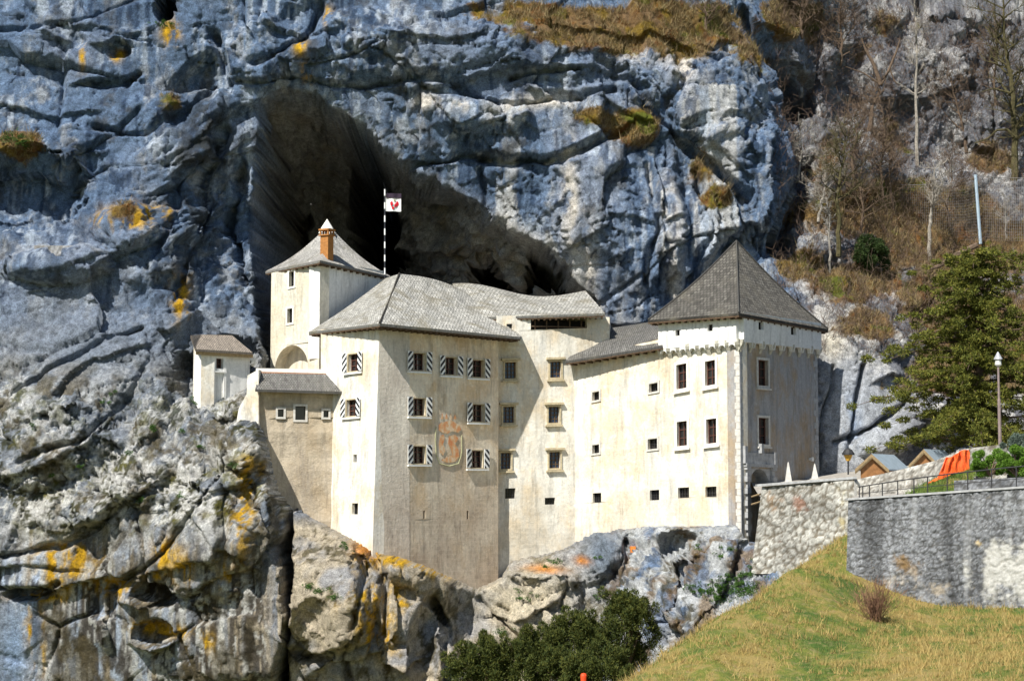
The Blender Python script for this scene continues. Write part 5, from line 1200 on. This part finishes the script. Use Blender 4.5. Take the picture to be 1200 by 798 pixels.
tree_px(940, 38, [(938, 15), (942, -15)], .14, 10, 'small bare tree on the grassy cliff shoulder at the top', bark_brown, 12, 1.8, lo=.2)
tree_px(827, 30, [(829, 10), (824, -15)], .12, 11, 'small dark bare tree among dry grass on the cliff top', bark_brown, 12, 1.6, lo=.2)
tree_px(1177, 275, [(1177, 250), (1176, 222)], .10, 12, 'thin pale stemmed sapling near the right edge behind the net', bark_grey, 10, 1.2, lo=.4)
tree_px(1187, 302, [(1187, 292), (1188, 283)], .12, 13, 'short pale broken tree stub right of the metal post', bark_pale, 3, .5, lo=.5, levels=1)
tree_px(1000, 210, [(998, 180), (1004, 150), (1000, 118)], .13, 14, 'reddish brown bushy bare tree filling the slope beside the dark gully', bark_brown, 22, 2.9, lo=.2)
tree_px(1130, 170, [(1126, 140), (1118, 110), (1112, 80)], .15, 15, 'bare grey tree leaning left in front of the blue grey rock', bark_brown, 16, 2.6, lo=.25)
tree_px(935, 200, [(940, 175), (938, 150)], .10, 16, 'small twiggy bare tree in the mouth of the dark gully', bark_grey, 14, 1.9, lo=.2)
tree_px(1035, 225, [(1033, 190), (1038, 150), (1034, 112)], .13, 21, 'many branched bare tree behind the middle of the net fence', bark_brown, 22, 2.6, lo=.2)
tree_px(1008, 268, [(1010, 235), (1006, 205), (1012, 172)], .12, 22, 'slanting brown bare tree just right of the forked dark one', bark_brown, 20, 2.4, lo=.2)
tree_px(1112, 262, [(1110, 235), (1116, 205), (1112, 176)], .11, 23, 'thin brown bare tree between the bent birch and the metal post', bark_brown, 18, 2.2, lo=.2)
tree_px(1165, 120, [(1163, 90), (1167, 50), (1163, 10)], .14, 24, 'bare brown tree high up behind the tall mossy tree', bark_brown, 20, 2.6, lo=.2)
tree_px(985, 70, [(988, 45), (984, 20), (988, -15)], .13, 25, 'bare brown tree at the top above the dark gully', bark_brown, 20, 2.6, lo=.15)
# the big tree's drooping mossy branch and the fork's two arms
def extra(tree_i, pts, r):
    t = bpy.data.objects['bare_tree' if tree_i == 0 else 'bare_tree.%03d' % tree_i]; m = MB(); Y = t.location.y-.3
    q = [P(x, y, Y) for x, y in pts]; m.tube(q, [r*(1-.7*i/(len(q)-1)) for i in range(len(q))], 6); m.build('branch', t.children[0].data.materials[0], t)
extra(0, [(1188, 160), (1180, 152), (1168, 153), (1157, 163), (1142, 168)], .15); extra(0, [(1187, 85), (1176, 74), (1160, 66)], .12); extra(0, [(1186, 110), (1165, 104), (1150, 108)], .10)
extra(1, [(1032, 100), (1024, 76), (1015, 60), (1009, 45)], .2); extra(1, [(1032, 100), (1041, 84), (1050, 62), (1055, 46)], .17); extra(1, [(1030, 98), (1012, 86), (990, 78)], .09); extra(1, [(1043, 82), (1048, 95), (1052, 100)], .08)
o = at_rock(1090, 312); m = MB(); m.tube([P(1145, 287, o.y-1), P(1118, 300, o.y-1.2), P(1100, 312, o.y-1.4), P(1088, 316, o.y-1.5)], [.22, .2, .16, .08], 7)
fl_ = m.build('fallen_log', bark_brown, None, loc=tuple(P(1118, 300, o.y-1.2))); tag(fl_, 'dark fallen log lying on the slope below the metal post', 'log')
# rockfall fence
pf = simple('galvanised_post', (.33, .42, .50), .5, .15, 3); fY = at_rock(1145, 284).y-.6
rf = root('rockfall_fence', P(1146, 286, fY), 'rockfall fence of wire net hung on leaning grey blue posts across the slope', 'fence')
posts = [((1143, 205), (1149, 286)), ((986, 214), (991, 268)), ((1262, 207), (1266, 286))]
for (a, b) in posts: m = MB(); Yp = fY+(1.5 if a[0] < 1000 else 0); m.tube([P(*b, Yp), P(*a, Yp)], .13, 6); m.build('post', pf, rf)
nm = MB(); wire = simple('net_wire', (.24, .23, .22), .5, .1, 3)
def fq(s, t):
    x = 986+276*s; top = 211-6*math.sin(min(1, s*1.75)*3.14)*-1.0 if s < .57 else 206+3*math.sin((s-.57)/.43*3.14); return P(x, top*(1-t)+(278+6*s)*t, fY+1.5*(1-s)+.25*math.sin(s*14)*t)
for i in range(120): nm.tube([fq(i/119, t) for t in (0, .5, 1)], .010, 3, cap=False)
for j in range(22): nm.tube([fq(s, j/21) for s in np.linspace(0, 1, 20)], .010 if j else .03, 3, cap=False)
nm.build('net', wire, rf)

def leaf_blob(Cn, rad, n, size, flat=.6, elong=2.2, up=.3):
    """n small leaf triangles round the points Cn (with radii), facing every way"""
    i = rng.integers(0, len(Cn), n); d = rng.normal(0, 1, (n, 3)); d /= np.linalg.norm(d, axis=1, keepdims=True)
    r = rng.uniform(.35, 1, (n, 1))**.6; c = Cn[i]+d*r*rad[i][:, None]*np.array([1, 1, flat])
    g = d+rng.normal(0, .7, (n, 3)); g[:, 2] += up; g /= np.linalg.norm(g, axis=1, keepdims=True)
    wv = np.cross(g, rng.normal(0, 1, (n, 3))); wv /= np.linalg.norm(wv, axis=1, keepdims=True); s = size*rng.uniform(.6, 1.4, (n, 1))
    return tri_cloud(c, c+g*s*elong, wv*s*.5)
olive = leaf_mat('olive_needles', [(.03, .045, .007), (.065, .078, .010), (.125, .13, .018), (.20, .175, .028)], .75, .5); dkgreen = leaf_mat('dark_green_leaves', [(.012, .028, .008), (.03, .055, .012), (.06, .085, .02)], .7, .6)
yewm = leaf_mat('yew_leaves', [(.014, .026, .005), (.036, .052, .010), (.075, .085, .014), (.12, .115, .02)], .75, .5); lime = leaf_mat('lime_leaves', [(.05, .11, .01), (.10, .20, .02), (.16, .28, .03)], .6, .8)
teal = leaf_mat('grey_green_leaves', [(.06, .09, .07), (.11, .15, .12), (.17, .21, .17)], .7, .8)
# the big evergreen
def evergreen(base, H, Rm, label):
    t = root('evergreen_tree', base, label, 'tree'); b = Vector(base); m = MB()
    tp = [b+Vector((.25*math.sin(i*.7), .2*math.cos(i), H*i/10)) for i in range(11)]; m.tube(tp, [.34*(1-.9*i/10) for i in range(11)], 8); m.build('trunk', bark_brown, t)
    lim = MB(); Cn = []; rad = []
    for k in range(150):
        u_ = (k+.5)/150; u_ = .04+.95*u_; a = k*2.4+rnd.uniform(-.5, .5); L_ = Rm*(1-.62*u_**1.3)*rnd.uniform(.35, 1.05)
        p0 = b+Vector((0, 0, H*u_)); d = Vector((math.cos(a), math.sin(a)*.8, 0)); q = [p0+d*L_*s_+Vector((0, 0, L_*(.26*s_-.34*s_*s_)+rnd.uniform(-.12, .12))) for s_ in np.linspace(0, 1, 6)]
        lim.tube(q, [.06, .05, .04, .03, .02, .012], 4, cap=False)
        for s_ in range(1, 6):
            for e_ in range(3):
                if rnd.random() < .5*u_: continue
                side = Vector((-d.y, d.x, 0))*rnd.uniform(-.75, .75)*(.4+s_*.14); Cn.append(tuple(q[s_]+side+Vector((0, 0, rnd.uniform(-.15, .12))))); rad.append(rnd.uniform(.25, .5)*(1.25-.55*u_))
    lim.build('limbs', bark_brown, t)
    V, F = leaf_blob(np.array(Cn), np.array(rad), 135000, .07, .38, 2.6, .15); mk('crown', V, F, olive, t); return t
tb = P(1148, 535, 119); evergreen(tb, (535-292)/FPX*119, 9.4, 'broad olive green evergreen with layered boughs behind the street lamp')
def shrub(name, px, py, Y, rx, rz, label, mat, n, size, seed, k=26, cat='shrub', group=None, base=None, spiky=0.):
    """leafy clumps over several stems; px, py is the middle of the crown"""
    r_ = random.Random(seed); c = P(px, py, Y); b = Vector((c.x, c.y, c.z-rz*1.05)); t = root(name, b, label, cat, group); Cn = []; rad = []; st = MB()
    for i in range(k):
        a = r_.uniform(0, 6.283); u_ = r_.uniform(-.85, 1); rr = math.sqrt(max(0, 1-u_*u_))*r_.uniform(.35, 1)
        q = c+Vector((math.cos(a)*rx*rr, math.sin(a)*rx*.7*rr, u_*rz*r_.uniform(.8, 1.1))); Cn.append(tuple(q)); rad.append(rx*r_.uniform(.16, .34)); st.tube([b, (b+q)/2+Vector((0, 0, .1)), q], [.05, .035, .015], 4, cap=False)
        if spiky: 
            for j in range(4):
                q2 = q+Vector((r_.gauss(0, .25), r_.gauss(0, .25), (.25+.3*j)*spiky)); Cn.append(tuple(q2)); rad.append(rx*.10+.06)
    st.build('stems', bark_brown, t); V, F = leaf_blob(np.array(Cn), np.array(rad), int(n*2.2), size*.7, 1.25 if spiky else .9, 2.8, .9 if spiky else .35); mk('foliage', V, F, mat, t); return t
dg = 'dark evergreen shrubs at the foot of the rock'
shrub('evergreen_shrub', 728, 757, 107, 2.1, 2.0, 'largest dark evergreen shrub standing against the white rock at the bottom', yewm, 22000, .07, 1, 34, group=dg, spiky=1)
shrub('evergreen_shrub', 674, 778, 106, 2.1, 1.8, 'dark evergreen shrub in the middle of the row behind the orange post', yewm, 20000, .07, 2, 32, group=dg, spiky=.9)
shrub('evergreen_shrub', 622, 786, 105, 1.8, 1.4, 'olive dark shrub lower in the row, left of the middle', yewm, 16000, .07, 3, 28, group=dg, spiky=.9)
shrub('evergreen_shrub', 566, 790, 105, 1.7, 1.2, 'leftmost dark shrub of the row under the castle rock', yewm, 14000, .07, 4, 26, group=dg, spiky=1)
shrub('evergreen_shrub', 700, 800, 103, 2.2, 1.4, 'low dark shrub cut by the bottom edge beside the grass slope', yewm, 14000, .07, 5, 26, group=dg, spiky=.6)
shrub('juniper', 1020, 300, at_rock(1020, 305).y-.6, 2.0, 1.1, 'dark green juniper bush on the pale rocks of the right slope', dkgreen, 14000, .07, 6, 26)
shrub('garden_bush', 1160, 543, 99.5, .95, .62, 'rounded bright green bush above the railing beside the orange net', lime, 12000, .045, 7, 26, group='bright green bushes above the railing')
shrub('garden_bush', 1190, 541, 98.5, .95, .68, 'bright green bush at the right edge above the railing', lime, 12000, .045, 8, 26, group='bright green bushes above the railing')
shrub('garden_bush', 1196, 521, 105, 1.0, .5, 'grey green bush at the right edge behind the bright green ones', teal, 8000, .05, 9, 20)
# bare reddish shrub on the meadow
bx0 = P(1026, 738, 89); bx0.z = ground_z(bx0.x, bx0.y)-.05; bs = root('bare_shrub', bx0, 'bare reddish brown shrub with fanned twigs on the grass below the grey wall', 'shrub')
m = MB(); m2 = MB(); r_ = random.Random(5)
for i in range(120):
    a = r_.uniform(0, 6.28); sp = abs(r_.gauss(0, .5)); L_ = r_.uniform(.9, 2.1); q = [bx0+Vector((r_.gauss(0, .1), r_.gauss(0, .1), 0))]; d = Vector((math.cos(a)*sp, math.sin(a)*sp, 1)).normalized()
    for k in range(5): d = (d+Vector((r_.gauss(0, .12), r_.gauss(0, .12), .02))).normalized(); q.append(q[-1]+d*L_/5)
    m.tube(q, [.016, .014, .012, .010, .008, .006], 3, cap=False)
    for j in range(5):
        k = r_.randint(2, 5); m2.tube([q[k], q[k]+(d+Vector((r_.gauss(0, .5), r_.gauss(0, .5), r_.gauss(0, .3)))).normalized()*r_.uniform(.2, .5)], [.008, .005], 3, cap=False)
rt = simple('red_twigs', (.20, .11, .07), .9, .25, 3); m.add(m2.v, m2.f); m.build('stems', rt, bs)

# ------------------------------------------------------------------ dry tufts, brush and green plants on the rock
sel = (RK['soil'] > .55) & (RK['u'] > -20) & (RK['u'] < 1230) & (RK['v'] < 560)
idx = np.flatnonzero(sel.ravel()); pick = rng.choice(idx, min(120000, len(idx)*3)); Q = np.stack([RK['X'].ravel()[pick], RK['Y'].ravel()[pick], RK['Z'].ravel()[pick]], 1)+rng.normal(0, .05, (len(pick), 3))
cl = fbm(Q[:, 0]*1.2, Q[:, 1]*1.2, Q[:, 2]*1.2, 90, 3); Q = Q[cl > -.15]
litter = leaf_mat('dead_grass', [(.12, .08, .045), (.23, .165, .085), (.32, .25, .13), (.16, .15, .06)], .95, .5)
tag(blades('dead_grass', Q, .40, .02, litter, .8, (0, -.5, 0)), 'dry brown grass and leaf litter on the ledges of the rock', 'dry grass')
br_ = (RK['u'] > 905) & (RK['u'] < 1230) & (RK['v'] < 420) & (RK['v'] > -20); idx = np.flatnonzero(br_.ravel()); pick = rng.choice(idx, 5500); m = MB(); r_ = random.Random(17)
for i in pick:
    p = Vector((RK['X'].ravel()[i], RK['Y'].ravel()[i], RK['Z'].ravel()[i])); d = Vector((r_.gauss(0, .5), -.6+r_.gauss(0, .3), 1)).normalized(); L_ = r_.uniform(.5, 1.4)+1.6*r_.random()**3; q = [p]
    for k in range(4): d = (d+Vector((r_.gauss(0, .3), r_.gauss(0, .2), r_.gauss(0, .2)))).normalized(); q.append(q[-1]+d*L_/4)
    m.tube(q, [.016, .013, .011, .009, .007], 3, cap=False)
    for j in range(3): k = r_.randint(1, 4); m.tube([q[k], q[k]+Vector((r_.gauss(0, .3), r_.gauss(0, .3), r_.gauss(.2, .2)))], [.009, .006], 3, cap=False)
tag(m.build('brushwood', twig_mat), 'tangle of thin leafless brushwood over the right hand slope', 'brushwood', kind='stuff')
spots = [(647, 656, 9, 3), (638, 662, 5, 3), (622, 700, 5, 3), (606, 690, 4, 3), (590, 738, 9, 3), (608, 700, 5, 3), (376, 690, 9, 3), (392, 697, 6, 4), (362, 684, 5, 4), (405, 637, 5, 3), (408, 642, 4, 3), (134, 460, 4, 2), (194, 28, 14, 2), (700, 652, 4, 3),
         (832, 690, 26, 7), (860, 678, 16, 5), (842, 700, 10, 5), (855, 640, 9, 2), (845, 648, 8, 2), (815, 640, 5, 3), (835, 612, 3, 2), (672, 622, 4, 2), (12, 160, 14, 7), (30, 170, 10, 5), (900, 655, 22, 3), (880, 670, 14, 5), (255, 440, 5, 3), (212, 505, 5, 3), (60, 560, 5, 2), (165, 585, 4, 2), (870, 690, 20, 8), (700, 700, 5, 3), (180, 500, 6, 4), (150, 530, 5, 3), (235, 520, 5, 3), (95, 545, 6, 3), (275, 545, 5, 3), (125, 470, 5, 2), (40, 500, 5, 2), (230, 470, 8, 5), (210, 580, 5, 3)]
Cn = []
for (x, y, rx_, ry_) in spots:
    for k in range(max(6, int(rx_*ry_*.5))): q = on_rock(x+rng.normal(0, rx_*.5), y+rng.normal(0, ry_*.5)); Cn.append((q.x, q.y-.05, q.z))
V, F = leaf_blob(np.array(Cn), np.full(len(Cn), .13), len(Cn)*30, .04, .6, 2.0, .6); o = mk('rock_plants', V, F, leaf_mat('fresh_green', [(.02, .05, .01), (.04, .10, .012), (.08, .15, .025)], .7)); tag(o, 'small fresh green plants growing in cracks of the rock', 'plants', kind='stuff')
